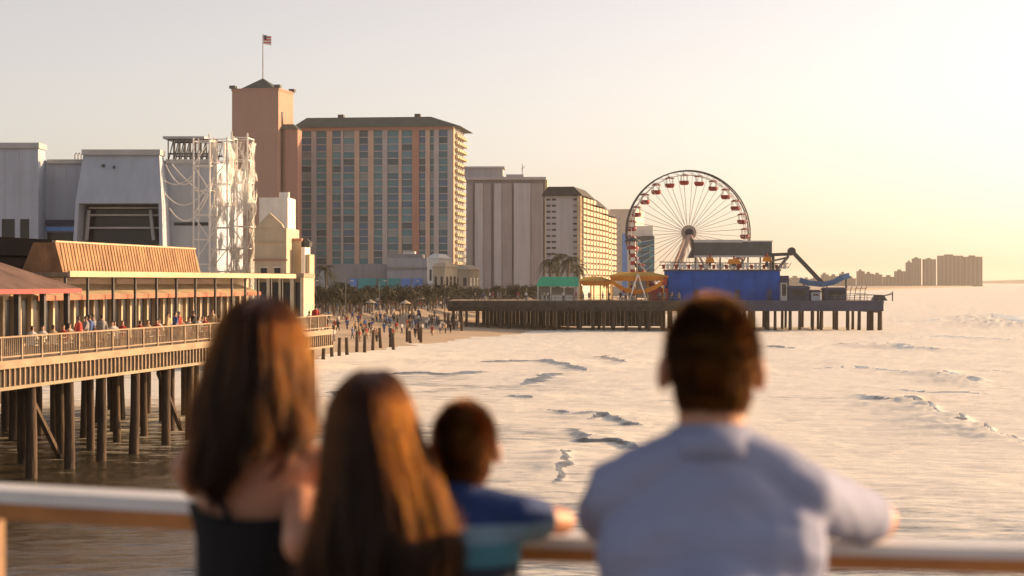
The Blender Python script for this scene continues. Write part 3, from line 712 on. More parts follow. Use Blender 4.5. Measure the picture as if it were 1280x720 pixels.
# ---- blue hall and charcoal roof board
def pthing(name, label, cat, x, d=DP+4): return empty(name, (PX(x,d), d, ZD+.004), label, cat)
def rel(o, x, y): d = o.location.y; return PX(x,d)-o.location.x, PZ(y,d)-o.location.z
t0 = pthing('blue_hall', 'bright blue panelled hall under the charcoal board on the pier', 'building', 835)
d = t0.location.y
x1_, z1_ = rel(t0, 975, 339); 
MB().box(0, x1_, 0, 9, 0, z1_).build('wall', M['blue'], t0)
many('wall_rib', [(x1_*i/9-.08, x1_*i/9+.08, -.12, -.004, .1, z1_-.2) for i in range(1,9)], M['blue'], t0)
MB().box(-.15, x1_+.15, -.3, 9.2, z1_+.004, z1_+.35).build('parapet', M['navy'], t0)
MB().box(-3.4, -.01, -.5, 6, 0, z1_*.42).build('side_booth', M['red'], t0)
MB().box(x1_+.01, x1_+1.7, .3, 6, 0, z1_*.85).build('side_block', M['navy'], t0)
many('door', [(x1_*q-.5, x1_*q+.5, -.06, -.005, 0, 2.1) for q in (.25,.62,.9)], M['navy'], t0)
ba = pthing('charcoal_board', 'long charcoal box sign raised on posts above the blue hall', 'sign', 868, DP+6)
xr, zt_ = rel(ba, 965, 301); _, zb_ = rel(ba, 965, 321)
MB().box(0, xr, 0, 3.4, zb_, zt_).build('panel_box', M['boardgrey'], ba)
MB().poly([(-1.1,zb_-.2),(-.02,zb_-.2),(-.02,zt_),(-.6,zt_+.5),(-.3,(zb_+zt_)/2)], .2, 3.2).build('end_fin', M['darksteel'], ba)
MB().box(-.1, xr*.62, -.12, -.004, zt_-.32, zt_+.2).box(xr*.62, xr+.15, -.12, -.004, zt_-.2, zt_+.05).box(-.1,xr+.15,-.12,-.004,zb_-.1,zb_+.25).build('trim', M['grey_trim'], ba)
many('post', [(xr*q-.13, xr*q+.13, 1, 1.3, z1_+.36, zb_-.003) for q in (.02,.17,.34,.52,.70,.86,.99)], M['steel'], ba)
fr_ = MB(); 
for zz in (z1_+.9, z1_+1.5): fr_.bar((-6.5,.6,zz+.25),(xr+3.2,.6,zz-.1),.16)
for q in np.linspace(-6,xr+3,26): fr_.bar((q,.6,z1_+.45),(q+.7,.6,z1_+1.6),.09)
fr_.build('track_rail', M['darksteel'], ba)

for i in range(30):
    q = -6+ (xr+9)*i/30; MB().box(q, q+.52, .25, .5, z1_+.45, z1_+1.25+.4*((i*7)%3)/2).build('lamp_panel', M['white' if i%3 else 'red'], ba)

# red figure-like finials on board
for (xx, yy) in ((917,330),(887,328),(958,327)):
    o_ = pthing('ride_car', {917:'orange red ride car in the middle of elevated track',887:'orange red ride car left of the middle on elevated track',958:'orange red ride car at right end of elevated track'}[xx], 'ride car', xx, DP+6.2)
    _, z2 = rel(o_, xx, yy); q = 1.3 if xx == 917 else .8
    MB().frus((-q,q,-1.05,-.2),(-q*.7,q*.7,-1.0,-.25), z2, z2+.9).build('body', M['orange'], o_)
    MB().tube([(0,-.6,z2+.9),(0,-.6,z2+1.5)], .18, 8).build('lamp', M['red'], o_)
    MB().box(-q*.3,q*.3,-.8,-.4,z1_+.95,z2-.003).build('bogie', M['darksteel'], o_)

# ---- ride arm and blue slide
ar = pthing('crane', 'dark bent steel ride arm reaching down to the blue slide', 'ride', 985, DP+5)
def rp(o, x, y, dy=0): q = rel(o, x, y); return (q[0], dy, q[1])
MB().bar(rp(ar,962,318.5),rp(ar,990,317.5),.6).build('boom', M['darksteel'], ar)
MB().bar(rp(ar,988,312),rp(ar,1029,355),.6,.75).build('boom', M['darksteel'], ar)
MB().tube([rp(ar,989.5,314,-.5),rp(ar,989.5,314,.6)], .75, 12).build('elbow_joint', M['darksteel'], ar)
MB().bar(rp(ar,986,320,.4),rp(ar,971,338,.4),.75,.5).bar(rp(ar,962,327,.4),rp(ar,984,322,.4),.35).build('strut', M['steel'], ar)
MB().bar(rp(ar,967,318,.8),(rel(ar,967,376)[0],.8,0),.5).build('mast', M['darksteel'], ar)
sd = pthing('water_slide', 'curved blue slide at the seaward end of pier', 'slide', 1045, DP+5)
pts = [rp(sd,1000,352,1),rp(sd,1012,356,.6),rp(sd,1028,357.5,0),rp(sd,1040,355,0),rp(sd,1052,349,.5),rp(sd,1062,346,1.2)]
ch_ = MB(); 
n = len(pts)
for i in range(n-1):
    a = Vector(pts[i]); c_ = Vector(pts[i+1]); ch_.bar(a,c_,1.6,.35); ch_.bar(a+Vector((0,-.8,.4)),c_+Vector((0,-.8,.4)),.14,.8)
ch_.build('chute', mat('slide_blue',(.03,.12,.28),.35,.15,.5), sd)
MB().bar(rp(sd,1005,354,.3),(rel(sd,1005,376)[0],.3,0),.2).bar(rp(sd,1034,357,.3),(rel(sd,1034,376)[0],.3,0),.2).bar(rp(sd,1058,349,.5),(rel(sd,1058,376)[0],.5,0),.25).build('leg', M['darksteel'], sd)
for (xa, xb, yt, lab, m) in ((976,984,352,'small pale booth beside the blue hall end','grey_trim'),(985,1012,359,'low navy booth under the ride arm','navy'),(1014,1026,364,'small blue white booth left of the slide foot','grey_wall'),(1031,1057,361,'dark blue booth under the slide','navy')):
    o_ = pthing('pier_booth', lab, 'booth', xa, DP+2.5); q = rel(o_, xb, yt)
    MB().box(0,q[0],0,4,0,q[1]-.2).build('wall', M[m], o_); MB().frus((-.3,q[0]+.3,-.3,4.3),(.2,q[0]-.2,.5,3.5),q[1]-.196,q[1]+.25).build('roof', M['navy'], o_)
    many('counter_opening', [(q[0]*.2,q[0]*.8,-.05,-.004,.9,q[1]-.5)], M['dark_glass'], o_)
wf = pthing('climbing_structure', 'open steel climbing frame near the pier end', 'frame', 1056, DP+3); mbf = MB()
for i in range(5):
    q = i*.9; mbf.tube([(q,0,0),(q+.2,0,2.1),(q+.5,0,2.7)], .07, 5)
mbf.bar((0,0,1.3),(4,0,1.3),.08).bar((.2,0,2.1),(4.1,0,2.3),.08); mbf.build('frame', M['steel'], wf)
eb = pthing('end_bench', 'dark bulky winch housing on the pier end beside the railing', 'winch', 1092, DP+2)
MB().frus((-.2,2.6,0,2),(.3,2.0,.3,1.7),0,1.0).build('housing', M['darksteel'], eb); MB().bar((2.0,.5,.9),(3.6,.5,1.3),.25).bar((3.6,.5,1.7),(3.6,.5,-.1),.2).build('arm', M['steel'], eb)

# ---- drop tower
dt = pthing('drop_tower', 'slim red and white drop tower with dark round cap beside the wheel', 'ride tower', 791, DP+7); Ht = rel(dt,791,302)[1]
MB().bar((-.75,0,0),(-.9,0,Ht),.12).bar((.75,0,0),(.9,0,Ht),.12).bar((0,1.2,0),(0,1.2,Ht),.12).build('mast_leg', M['white'], dt)
n = 15
for i in range(n):
    z = Ht*i/n; MB().box(-.42,.42,-.1,.7,z+.02,z+Ht/n*.96).build('tower_panel', M['red' if i%2 else 'white'], dt)

MB().tube([(0,.3,Ht+.004),(0,.3,Ht+.3),(0,.3,Ht+.9)], [1.6,1.4,.2], 18).build('cap', M['darksteel'], dt)
for z in (Ht*.42, Ht*.87): MB().tube([(0,.3,z),(0,.3,z+.5)], 1.15, 14).build('gondola_ring', M['red'], dt)
# ---- canopies
gk = pthing('green_kiosk', 'open kiosk with flat turquoise green canopy on the pier', 'kiosk', 672, DP+3); qx, qz = rel(gk, 722, 346); _, qb = rel(gk, 722, 358)
MB().frus((-.2,qx+.2,-.6,6.4),(.6,qx+.1,.6,5.4),qb,qz).build('canopy', M['green'], gk)
many('post', [(x-.09,x+.09,y,y+.18,0,qb-.004) for x in (.1,qx*.33,qx*.66,qx-.1) for y in (0,5.5)], M['white'], gk)
MB().box(.5,qx-.6,3.5,5.4,0,qb-.3).build('back_wall', M['lilac_dark'], gk)
many('counter', [(qx*.1,qx*.28,.5,1.1,0,1.1),(qx*.36,qx*.62,.5,1.1,0,1.1),(qx*.7,qx*.88,.5,1.1,0,1.1)], M['white'], gk)
def marquee(x0, x1, yt, yb, m, lab, dd, rim):
    o_ = pthing('ride_marquee', lab, 'marquee', x0, dd); qx, qz = rel(o_, x1, yt); _, qb = rel(o_, x1, yb)
    MB().frus((-.4,qx+.5,-1,7),(qx*.2,qx*.75,2,4.5),qb,qz+.15).build('canopy', M[m], o_)
    MB().frus((.4,qx-.2,-.8,-.2),(-.3,qx+.6,-1.1,-.2),qb-.9,qb-.004).build('valance', M[rim], o_)
    many('post', [(qx*q-.11,qx*q+.11,0,.22,0,qb-.91) for q in (.04,.35,.68,.96)]+[(qx*q-.11,qx*q+.11,5.8,6,0,qb-.01) for q in (.04,.5,.96)], M['yellow'], o_)
    return o_, qx, qb
marquee(726, 762, 347, 351, 'yellow', 'low yellow canopy ride between green kiosk and drop tower', DP+4, 'orange')
o_, qx, qb = marquee(763, 832, 341, 345, 'yellow', 'long yellow orange canopy ride left of the blue hall', DP+3, 'orange')
hull = pthing('swing_boat', 'curved orange boat ride with red prow under the yellow canopy', 'swing boat', 797, DP+1.6)
pts_t = []; n = 15; L_ = 68/F*DP
hv = []; hf = []
for i in range(n+1):
    q = i/n; x = (q-.5)*L_; zz = 1.5+ 2.2*(abs(q-.5)*2)**2.2; wd = .9*(1-(abs(q-.5)*2)**3)+.05
    hv += [(x,-wd,zz+.55),(x,-wd*.5,zz-.3),(x,wd*.5,zz-.3),(x,wd,zz+.55)]
for i in range(n):
    for k in range(3): hf.append((i*4+k, i*4+k+1, (i+1)*4+k+1, (i+1)*4+k))
MB().add(hv, hf).build('hull', M['orange'], hull)
MB().frus((L_*.44,L_*.53,-.3,.3),(L_*.49,L_*.55,-.15,.15),2.9,4.3).build('prow', M['red'], hull)
many('seat_row', [(x-.15,x+.15,-.5,.5,1.4,2.2) for x in np.linspace(-2.6,2.6,6)], M['red'], hull)
MB().bar((-1.6,-1.2,0),(0,-1.2,5),.2).bar((1.6,-1.2,0),(0,-1.2,5),.2).bar((-1.6,1.2,0),(0,1.2,5),.2).bar((1.6,1.2,0),(0,1.2,5),.2).build('support_leg', M['white'], hull)

# ------------------------------------------------------------------ near pier deck
ed = lambda Y: -22.1 + (Y-83)*.1618           # x of the deck edge
AN = math.atan(.1618)                        # its direction, clockwise from +Y
ZN = 5.54
Y0, Y1 = 52.0, 139.0
O_ = Vector((ed(Y0), Y0, 0)); LN = (Y1-Y0)/math.cos(AN)
# local frame: +y runs along the edge away from the camera, -x inland
near = empty('near_pier', tuple(O_), 'timber boardwalk pier on tall round piles at the left', 'pier', -AN)
MB().box(-38, 0, 0, LN, ZN-.30, ZN).build('deck', M['timber'], near)
MB().box(.004, .10, 0, LN, ZN-.34, ZN+.02).build('fascia', M['timber'], near)
MB().box(-.15, .12, 0, LN, ZN-1.27, ZN-1.12).build('lower_beam', M['timber'], near)
MB().box(-.6, -.35, 0, LN, ZN-1.27, ZN-.304).box(-7.2,-6.9,0,LN,ZN-1.2,ZN-.304).box(-14.2,-13.9,0,LN,ZN-1.2,ZN-.304).build('bearer', M['darktimber'], near)
many('joist', [(-.06, .06, y, y+.11, ZN-1.118, ZN-.343) for y in np.arange(25, LN-.3, .55)], M['timber'], near, 100)
pm = MB().tube([(0,0,-2),(.02,.0,0),(-.02,.01,.5),(0,0,1)], [.27,.25,.23,.22], 10)
o0 = pm.build('pile', M['pile'], near, True); firstn = True
for row, (xx, st) in enumerate(((-.45,0),(-3.6,1.6),(-7.05,.8),(-10.5,2.5),(-14.05,1.2),(-19,0),(-25,2))):
    for y in np.arange(14+st, LN-1, 4.4):
        if firstn: o = o0; firstn = False
        else: o = o0.copy(); COL.objects.link(o)
        o.parent = near; o.location = (xx+pr.uniform(-.12,.12), y+pr.uniform(-.5,.5), 0); o.scale = (1,1,ZN-1.28); q = pr.uniform(.9,1.2); o.scale = (q,q,ZN-1.28)
        o.rotation_euler = (pr.uniform(-.02,.02), pr.uniform(-.02,.02), pr.uniform(0,6))
for y in np.arange(18.4, LN-4, 17.6): MB().bar((-.8,y,ZN-1.5),(-.95,y+4.2,.6),.22).build('diagonal_brace', M['pile'], near)
dr = empty('deck_railing', tuple(O_+Vector((0,0,ZN+.024))), 'pale timber railing with close balusters along near pier edge', 'railing', -AN)
MB().box(-.06,.06,0,LN,.98,1.05).build('top_rail', M['timber'], dr); MB().box(-.03,.03,0,LN,.12,.18).build('bottom_rail', M['timber'], dr)
many('railing_post', [(-.06,.06,y,y+.12,0,.976) for y in np.arange(.5, LN, 2.2)], M['timber'], dr)
for k in range(int(LN/2.2)-1):
    if k < 10: continue
    mb = MB(); y = .62+k*2.2
    for j in range(1,10): mb.box(-.02,.02,y+j*.208-.018,y+j*.208+.018,.184,.976)
    mb.build('baluster_panel', M['timber'], dr)

# pavilions along the deck (same local frame, facade 4 m inland, facing +x)
def dthing(name, label, cat, y, x=-4, group=None, z=ZN+.004):
    M_ = Matrix.Translation(O_) @ Matrix.Rotation(-AN, 4, 'Z'); p = M_ @ Vector((x, y, z))
    return empty(name, tuple(p), label, cat, -AN, group)
def yl(px, setb=4):   # local y of the facade line at photo column px
    k = (px-640)/F; # k*Y = ed(Y) - setb
    Y = (-22.1-83*.1618-setb)/(k-.1618); return (Y-Y0)/math.cos(AN)
ya, yb = yl(76), yl(362)
pv = dthing('boardwalk_pavilion', 'long boardwalk cafe pavilion with brown tiled parapet and thin posts', 'building', ya)
Lp = yb-ya; yt_ = yl(250)-ya
MB().box(-7, .2, 0, Lp, 3.72, 3.95).build('roof', M['timber'], pv)
MB().box(.204, .34, -.1, Lp+.1, 3.70, 4.02).build('eave_fascia', M['sand_render'], pv)
MB().add([(-.1,0,3.954),(-.1,yt_,3.954),(-.4,yt_-.3,5.5),(-.4,-.3,5.5),(-2.4,0,3.954),(-2.4,yt_,3.954),(-1.6,yt_-.3,5.5),(-1.6,-.3,5.5)],
         [(0,1,2,3),(1,5,6,2),(5,4,7,6),(4,0,3,7),(3,2,6,7),(0,4,5,1)]).build('mansard_parapet', M['rooftile'], pv)
rb_ = MB()
for y in np.arange(.3, yt_-.6, .45): rb_.bar((-.08,y,3.97),(-.38,y,5.5),.07,.04)
rb_.build('parapet_rib', M['rooftile'], pv)
MB().box(-.55,-.34,-.35,yt_-.25,5.504,5.60).build('parapet_coping', M['sand_render'], pv)
post_y = [yl(x)-ya for x in (77,105,137,165,192,217,241,266,287,304,320,336,350)]
many('post', [(-.06,.06,y-.07,y+.07,0,3.716) for y in post_y], M['darksteel'], pv)
MB().box(-6.5,-3.3,0,Lp,0,3.716).build('wall', M['sand_render'], pv)
gl = []; co = []
for k in range(int(Lp/1.5)):
    y = .3+k*1.5
    gl.append((-3.296,-3.22,y,y+.85,.15,2.55)); co.append((-3.296,-3.05,y+1.0,y+1.25,0,2.7))
many('window', gl, M['dark_glass'], pv); many('pilaster', co, M['cream'], pv)
aw = MB().add([(-3.29,0,3.3),(-3.29,Lp-3,3.3),(-1.5,Lp-3,2.72),(-1.5,0,2.72),(-3.29,0,3.24),(-3.29,Lp-3,3.24),(-1.5,Lp-3,2.66),(-1.5,0,2.66)],
         [(0,3,2,1),(4,5,6,7),(0,1,5,4),(1,2,6,5),(2,3,7,6),(3,0,4,7)])
aw.build('awning', M['cream'], pv); MB().box(-1.5,-1.44,0,Lp-3,2.45,2.72).build('awning_valance', mat('terracotta_canvas',(.42,.16,.11),.8,.2,.6), pv)
sg = MB()
for (a,c_) in ((.08,.3),(.36,.56),(.62,.82)): sg.box(-3.29,-3.1,Lp*a,Lp*c_,3.36,3.66)
sg.build('sign_band', M['pinkpier'], pv)

pv2 = dthing('hip_roof_pavilion', 'near pavilion with broad red brown hip roof at the left edge', 'building', yl(-70)); L2 = ya-yl(-70)-.6
MB().add([(.9,-1,3.1),(.9,L2+.6,3.1),(-9,L2+.6,3.1),(-9,-1,3.1),(-3.6,2,5.0),(-3.6,L2-3.5,5.0),(-5.4,L2-3.5,5.0),(-5.4,2,5.0)],
         [(3,2,1,0),(0,1,5,4),(1,2,6,5),(2,3,7,6),(3,0,4,7),(4,5,6,7)]).build('roof', M['brownroof'], pv2)
MB().box(.55,.93,-1,L2+.6,2.86,3.096).build('eave_fascia', M['red'], pv2)
MB().box(-8,-2.6,0,L2,0,3.09).build('wall', M['sand_render'], pv2)
many('post', [(.2,.45,y-.13,y+.13,0,2.856) for y in np.arange(.5,L2+.3,3.1)], M['darksteel'], pv2)
gl = []; co = []
for k in range(int(L2/1.4)):
    y = .2+k*1.4; gl.append((-2.596,-2.5,y,y+.85,.1,2.5)); co.append((-2.596,-2.3,y+.95,y+1.2,0,2.7))
many('window', gl, M['dark_glass'], pv2); many('column', co, M['cream'], pv2)
pv3 = dthing('dark_roof_block', 'black flat roofed block between hip roof and brown parapet', 'building', yl(-60), x=-9.2); L3 = yl(72,9.2)-yl(-60)-3.4
MB().box(-8,-.4,0,L3+3.0,0,4.9).build('wall', M['blackroof'], pv3); MB().box(-8.3,0,-.3,L3+3.3,4.904,5.9).build('roof', M['blackroof'], pv3)

# ---- tables, chairs, parasols, diners on the deck
tb = dthing('cafe_table', 'small round white cafe table on the near boardwalk', 'table', 30, -2.4, 'cafe tables on the near boardwalk')
MB().tube([(0,0,.72),(0,0,.76)], .40, 14).build('tabletop', M['white'], tb); MB().tube([(0,0,0),(0,0,.03),(0,0,.06),(0,0,.716)], [.24,.24,.04,.04], 8).build('pedestal', M['steel'], tb)
chr_ = dthing('cafe_chair', 'pale cafe chair at a table on the near boardwalk', 'chair', 31, -2.4, 'cafe chairs on the near boardwalk')
MB().box(-.22,.22,-.22,.22,.43,.47).build('seat', M['white'], chr_); MB().box(-.22,.22,.19,.22,.474,.92).build('backrest', M['white'], chr_)
for a in (-.19,.19):
    for c_ in (-.19,.19): MB().tube([(a,c_,0),(a,c_,.428)], .02, 5).build('leg', M['steel'], chr_)
cr_ = random.Random(12)
Tm = Matrix.Translation(O_) @ Matrix.Rotation(-AN, 4, 'Z')
spots = []
for y in np.arange(yl(-10), yb-3, 1.9):
    spots.append((cr_.uniform(-2.6,-1.2), y))
for i, (x, y) in enumerate(spots):
    p = Tm @ Vector((x, y, ZN+.004))
    if i == 0: tb.location = p
    else: copy_tree(tb, loc=p)
    for s_ in (-1, 1):
        q = Tm @ Vector((x+cr_.uniform(-.1,.1), y+s_*.62, ZN+.004))
        if i == 0 and s_ == -1: chr_.location = q; chr_.rotation_euler.z = -AN+math.pi
        else: copy_tree(chr_, loc=q, rz=-AN+(math.pi if s_ < 0 else 0)+cr_.uniform(-.3,.3))

# ------------------------------------------------------------------ people helpers
def capsule(mb, a, b, r0, r1, n=14, ax=None):
    a = Vector(a); b = Vector(b); L = (b-a).length
    pts = []; rs = []
    t = (b-a).normalized() if L > 1e-6 else Vector((0,0,1))
    for k in (-80,-55,-28): q = R(k); pts.append(a+t*math.sin(q)*r0); rs.append(math.cos(q)*r0)
    for k in (0,.25,.5,.75,1): pts.append(a.lerp(b,k)); rs.append(r0+(r1-r0)*k)
    for k in (28,55,80): q = R(k); pts.append(b+t*math.sin(q)*r1); rs.append(math.cos(q)*r1)
    mb.tube(pts, rs, n)
def ellipsoid(mb, c, r, n=18, rot=None):
    m_ = 12; vs_ = []; c = Vector(c)
    for i in range(m_+1):
        th = math.pi*i/m_
        for j in range(n):
            ph = 2*math.pi*j/n; p = Vector((r[0]*math.sin(th)*math.cos(ph), r[1]*math.sin(th)*math.sin(ph), -r[2]*math.cos(th)))
            if rot: p = rot @ p
            vs_.append(c+p)
    mb.add(vs_, [(i*n+j, i*n+(j+1)%n, (i+1)*n+(j+1)%n, (i+1)*n+j) for i in range(m_) for j in range(n)])
def remesh(mb, voxel, name, mats, parent, smooth_it=4, cut=None):
    me = bpy.data.meshes.new('tmp'); me.from_pydata(mb.v, [], mb.f); o = bpy.data.objects.new('tmp', me); COL.objects.link(o)
    m = o.modifiers.new('r', 'REMESH'); m.mode = 'VOXEL'; m.voxel_size = voxel; m.use_smooth_shade = True
    if smooth_it: s = o.modifiers.new('s', 'SMOOTH'); s.factor = .5; s.iterations = smooth_it
    dg = bpy.context.evaluated_depsgraph_get(); dg.update()
    me2 = bpy.data.meshes.new_from_object(o.evaluated_get(dg)); me2.name = name
    bpy.data.objects.remove(o)
    me2.materials.clear()
    for mm in (mats if isinstance(mats, (list,tuple)) else [mats]): me2.materials.append(mm)
    ob = bpy.data.objects.new(name, me2); COL.objects.link(ob)
    if parent is not None: ob.parent = parent
    me2.polygons.foreach_set('use_smooth', [True]*len(me2.polygons))
    return ob

# ---- tiny people (crowd, beach, diners): five bodies, copied
def cloth(n, c, tr=0): return mat('cloth_'+n, c, .9, .15, 3, trans=tr)
SKIN_S = mat('skin_far', (.45,.25,.17), .6, .08, 3)
HAIR_S = mat('hair_far', (.05,.03,.02), .6, .2, 3)
def tiny(name, top, bottom, pose, label, cat='person', group=None, loc=(0,0,0), fem=False):
    mb = MB(); 
    if pose == 'sit':
        capsule(mb,(0,0,.50),(0,0,.95),.15,.17); capsule(mb,(-.09,0,.5),(-.1,-.42,.5),.09,.07); capsule(mb,(.09,0,.5),(.1,-.42,.5),.09,.07)
        capsule(mb,(-.1,-.42,.5),(-.1,-.42,.05),.06,.05); capsule(mb,(.1,-.42,.5),(.1,-.42,.05),.06,.05)
        capsule(mb,(-.19,0,.98),(-.22,-.15,.72),.055,.045); capsule(mb,(.19,0,.98),(.22,-.15,.72),.055,.045); capsule(mb,(-.22,-.15,.72),(-.12,-.38,.76),.045,.04); capsule(mb,(.22,-.15,.72),(.12,-.38,.76),.045,.04)
        capsule(mb,(0,0,1.0),(0,0,1.15),.08,.06); ellipsoid(mb,(0,-.01,1.25),(.09,.10,.13)); zz = (.55,1.08,1.27)
    else:
        st = {'stand':.08,'walk':.24}[pose]
        capsule(mb,(0,0,.95),(0,0,1.35),.15,.17); capsule(mb,(-.09,0,.9),(-.1,st*.5,.5),.095,.07); capsule(mb,(-.1,st*.5,.5),(-.1,st,.06),.07,.05)
        capsule(mb,(.09,0,.9),(.1,-st*.4,.5),.095,.07); capsule(mb,(.1,-st*.4,.5),(.1,-st,.06),.07,.05)
        capsule(mb,(-.1,st,.05),(-.1,st-.14,.04),.05,.04); capsule(mb,(.1,-st,.05),(.1,-st-.14,.04),.05,.04)
        for s_ in (-1,1): capsule(mb,(s_*.2,0,1.38),(s_*.26,-s_*st*.5,1.1),.06,.045); capsule(mb,(s_*.26,-s_*st*.5,1.1),(s_*.24,-s_*st-.05,.85),.045,.04)
        if fem: mb.frus((-.28,.28,-.2,.2),(-.12,.12,-.1,.1),.5,1.0)
        capsule(mb,(0,0,1.4),(0,0,1.53),.07,.06); ellipsoid(mb,(0,-.01,1.64),(.085,.10,.125)); zz = (.92,1.47,1.66)
    o = remesh(mb, .045, name, [bottom, top, SKIN_S, HAIR_S], None, 1)
    for p in o.data.polygons:
        z = p.center.z; y = p.center.y; x = abs(p.center.x)
        p.material_index = 0 if z < zz[0] and x < .3 and not (x > .2 and pose != 'sit') else 1 if z < zz[1] else (3 if (z > zz[2] or y > .02) and z > zz[1]+.07 else 2)
        if pose != 'sit' and x > .2 and z < 1.1: p.material_index = 2
    tag(o, label, cat, group); o.location = loc; return o
tops = [cloth('white',(.7,.68,.64)), cloth('black',(.02,.02,.025)), cloth('red',(.4,.05,.04)), cloth('blue',(.06,.12,.3)), cloth('tan',(.45,.33,.2)), cloth('grey',(.25,.24,.24))]
bots = [cloth('denim',(.05,.07,.12)), cloth('dark',(.03,.03,.03)), cloth('khaki',(.3,.24,.16))]
def ground_z(x, y):
    # height of the beach below a point: offset from the shoreline along (-.8,.6)
    S = np.array(SH, float); best = None
    for t in np.arange(0, 60, .5):
        px, py = x+.8*t, y-.6*t
        i = np.searchsorted(S[:,1], py)
        if i == 0 or i >= len(S): return GZ
        sx_ = S[i-1,0] + (S[i,0]-S[i-1,0])*(py-S[i-1,1])/(S[i,1]-S[i-1,1])
        if px >= sx_: return float(np.interp(t, [0,4,12,22,30,36,38.5], [-.12,.10,.45,.95,1.6,2.6,3.4]))
    return GZ
pc = random.Random(3)
CG = 'people crowding the promenade behind the beach'
var = [tiny('person', tops[i], bots[i%3], ('stand','walk','stand','walk','stand','walk')[i], 'distant person on the crowded promenade behind the beach', group=CG, fem=(i in (2,5))) for i in range(6)]
pos = []
while len(pos) < 130:
    x = pc.uniform(376, 700) if len(pos)%3 else pc.uniform(376,540); y = pc.uniform(380, 402) if x < 540 else pc.uniform(372, 386)
    d = (HC-GZ)*F/(y-HY); X = PX(x, d)
    if ground_z(X, d) < GZ-.01 or d > 470: 
        continue
    pos.append((X, d, GZ+.004))
for i, p in enumerate(pos):
    if i < 6: o = var[i]
    else: o = var[pc.randrange(6)].copy(); COL.objects.link(o)
    o.location = p; o.rotation_euler.z = pc.uniform(0,6.28); s_ = pc.uniform(.92,1.08); o.scale = (s_*1.15,s_*1.15,s_)
BG = 'people standing on the sand of the beach'
vb = None
nb_ = 0
for i in range(2000):
    if nb_ >= 105: break
    x = pc.uniform(384, 575); y = pc.uniform(394, 436-.10*(x-384)); d = 7.0*F/(y-HY)
    for _ in range(12): z = ground_z(PX(x,d), d); d = .5*d+.5*(HC-z)*F/(y-HY)
    X = PX(x,d); z = ground_z(X, d)
    if z < .12 or z > 3.3: continue
    nb_ += 1
    src_ = var[pc.randrange(6)]; o = src_.copy(); COL.objects.link(o)
    o.location = (X, d, z); o.rotation_euler.z = pc.uniform(0,6.28); o['label'] = 'distant person standing on the open sand beside the surf'; o['group'] = BG; o.scale = (1.15,1.15,1.02)
for i in range(28):
    x = pc.uniform(590, 850); o = var[pc.randrange(6)].copy(); COL.objects.link(o)
    o.location = (PX(x,DP)-0, DP+pc.uniform(.5,2.6), ZD+.004); o.rotation_euler.z = pc.uniform(0,6.28); o.scale = (1,1,1)
    o['label'] = 'person by the railing of the amusement pier left of the blue hall'; o['group'] = 'people on the amusement pier'
SG = 'diners seated along the near boardwalk'
sit = [tiny('person', tops[i], bots[i%3], 'sit', 'seated diner at a cafe table on the near boardwalk', group=SG) for i in (0,0,4,2)]
k = 0
for i, (x, y) in enumerate(spots):
    for s_ in (-1,1):
        if cr_.random() < .2: continue
        q = Tm @ Vector((x, y+s_*.62, ZN+.004))
        if k < 4: o = sit[k]
        else: o = sit[cr_.randrange(4)].copy(); COL.objects.link(o)
        k += 1; o.location = q; o.rotation_euler.z = -AN+(math.pi if s_ < 0 else 0)
for i in range(16):
    y = cr_.uniform(yl(5), yb-2); q = Tm @ Vector((cr_.uniform(-3.4,-.6), y, ZN+.004)); o = var[cr_.randrange(6)].copy(); COL.objects.link(o)
    o.location = q; o.rotation_euler.z = cr_.uniform(0,6.28); o['label'] = 'person strolling on the near boardwalk between cafe tables'; o['group'] = 'people strolling on the near boardwalk'; o.scale = (1,1,1)

# ------------------------------------------------------------------ palms, shrubs, umbrellas, posts
def make_palm(seed, label, group, H=7, nf=22, fl=2.6):
    rr = random.Random(seed); t0 = empty('palm_tree', (0,0,0), label, 'palm tree', 0, group)
    MB().tube([(0,0,0),(.1,0,H*.35),(.05,.1,H*.7),(-.1,.1,H)], [.26,.19,.15,.16], 8).build('trunk', M['trunk'], t0, True)
    mb = MB()
    for k in range(nf):
        a = 2*math.pi*k/nf+rr.uniform(-.2,.2); el = rr.uniform(-.3,1.2); dirv = Vector((math.cos(a),math.sin(a),0)); side = Vector((-math.sin(a),math.cos(a),0))
        p = Vector((-.1,.1,H)); prev = p; n = 9; sp = []
        for i in range(n+1):
            q = i/n; pos_ = p + dirv*fl*math.cos(el*.6)*q + Vector((0,0,fl*(math.sin(el)*q-1.0*q*q*.9))); sp.append(pos_)
        for i in range(n):
            a_, b_ = sp[i], sp[i+1]; wdt = .45*math.sin(math.pi*(i+.7)/(n+1))+.1
            for s_ in (-1,1):
                for h in range(2):
                    st = a_.lerp(b_, h*.5); tip = st + side*s_*wdt + (b_-a_)*1.1 + Vector((0,0,-.25-rr.uniform(0,.15)))
                    mb.add([st, st+(b_-a_)*.35, tip], [(0,1,2)])
    mb.build('crown', M['palm_leaf'], t0); return t0
pg = 'palm trees along the promenade'
pls = [make_palm(s, 'dark feathery palm standing along the crowded promenade', pg, h) for s, h in ((1,6.5),(2,8),(3,5.2))]
pps = [(387,330),(407,355),(425,345),(433,372),(451,380),(474,388),(491,395),(508,372),(527,396),(541,375),(568,398),(584,402),(618,410),(380,300),(396,330),(418,310),(440,350),(462,340),(498,360),(520,380),(545,400),(575,410),(592,420),(612,430),(628,400),(646,430),(410,340),(452,320),(484,330),(535,365),(560,380),(603,395),(635,415),(655,405),(665,425)]
for i, (x, d) in enumerate(pps):
    loc = (PX(x,d), d, GZ+.004)
    if i < 3: pls[i].location = loc
    else: copy_tree(pls[pc.randrange(3)], loc=loc, rz=pc.uniform(0,6), scale=pc.uniform(.38,.62))
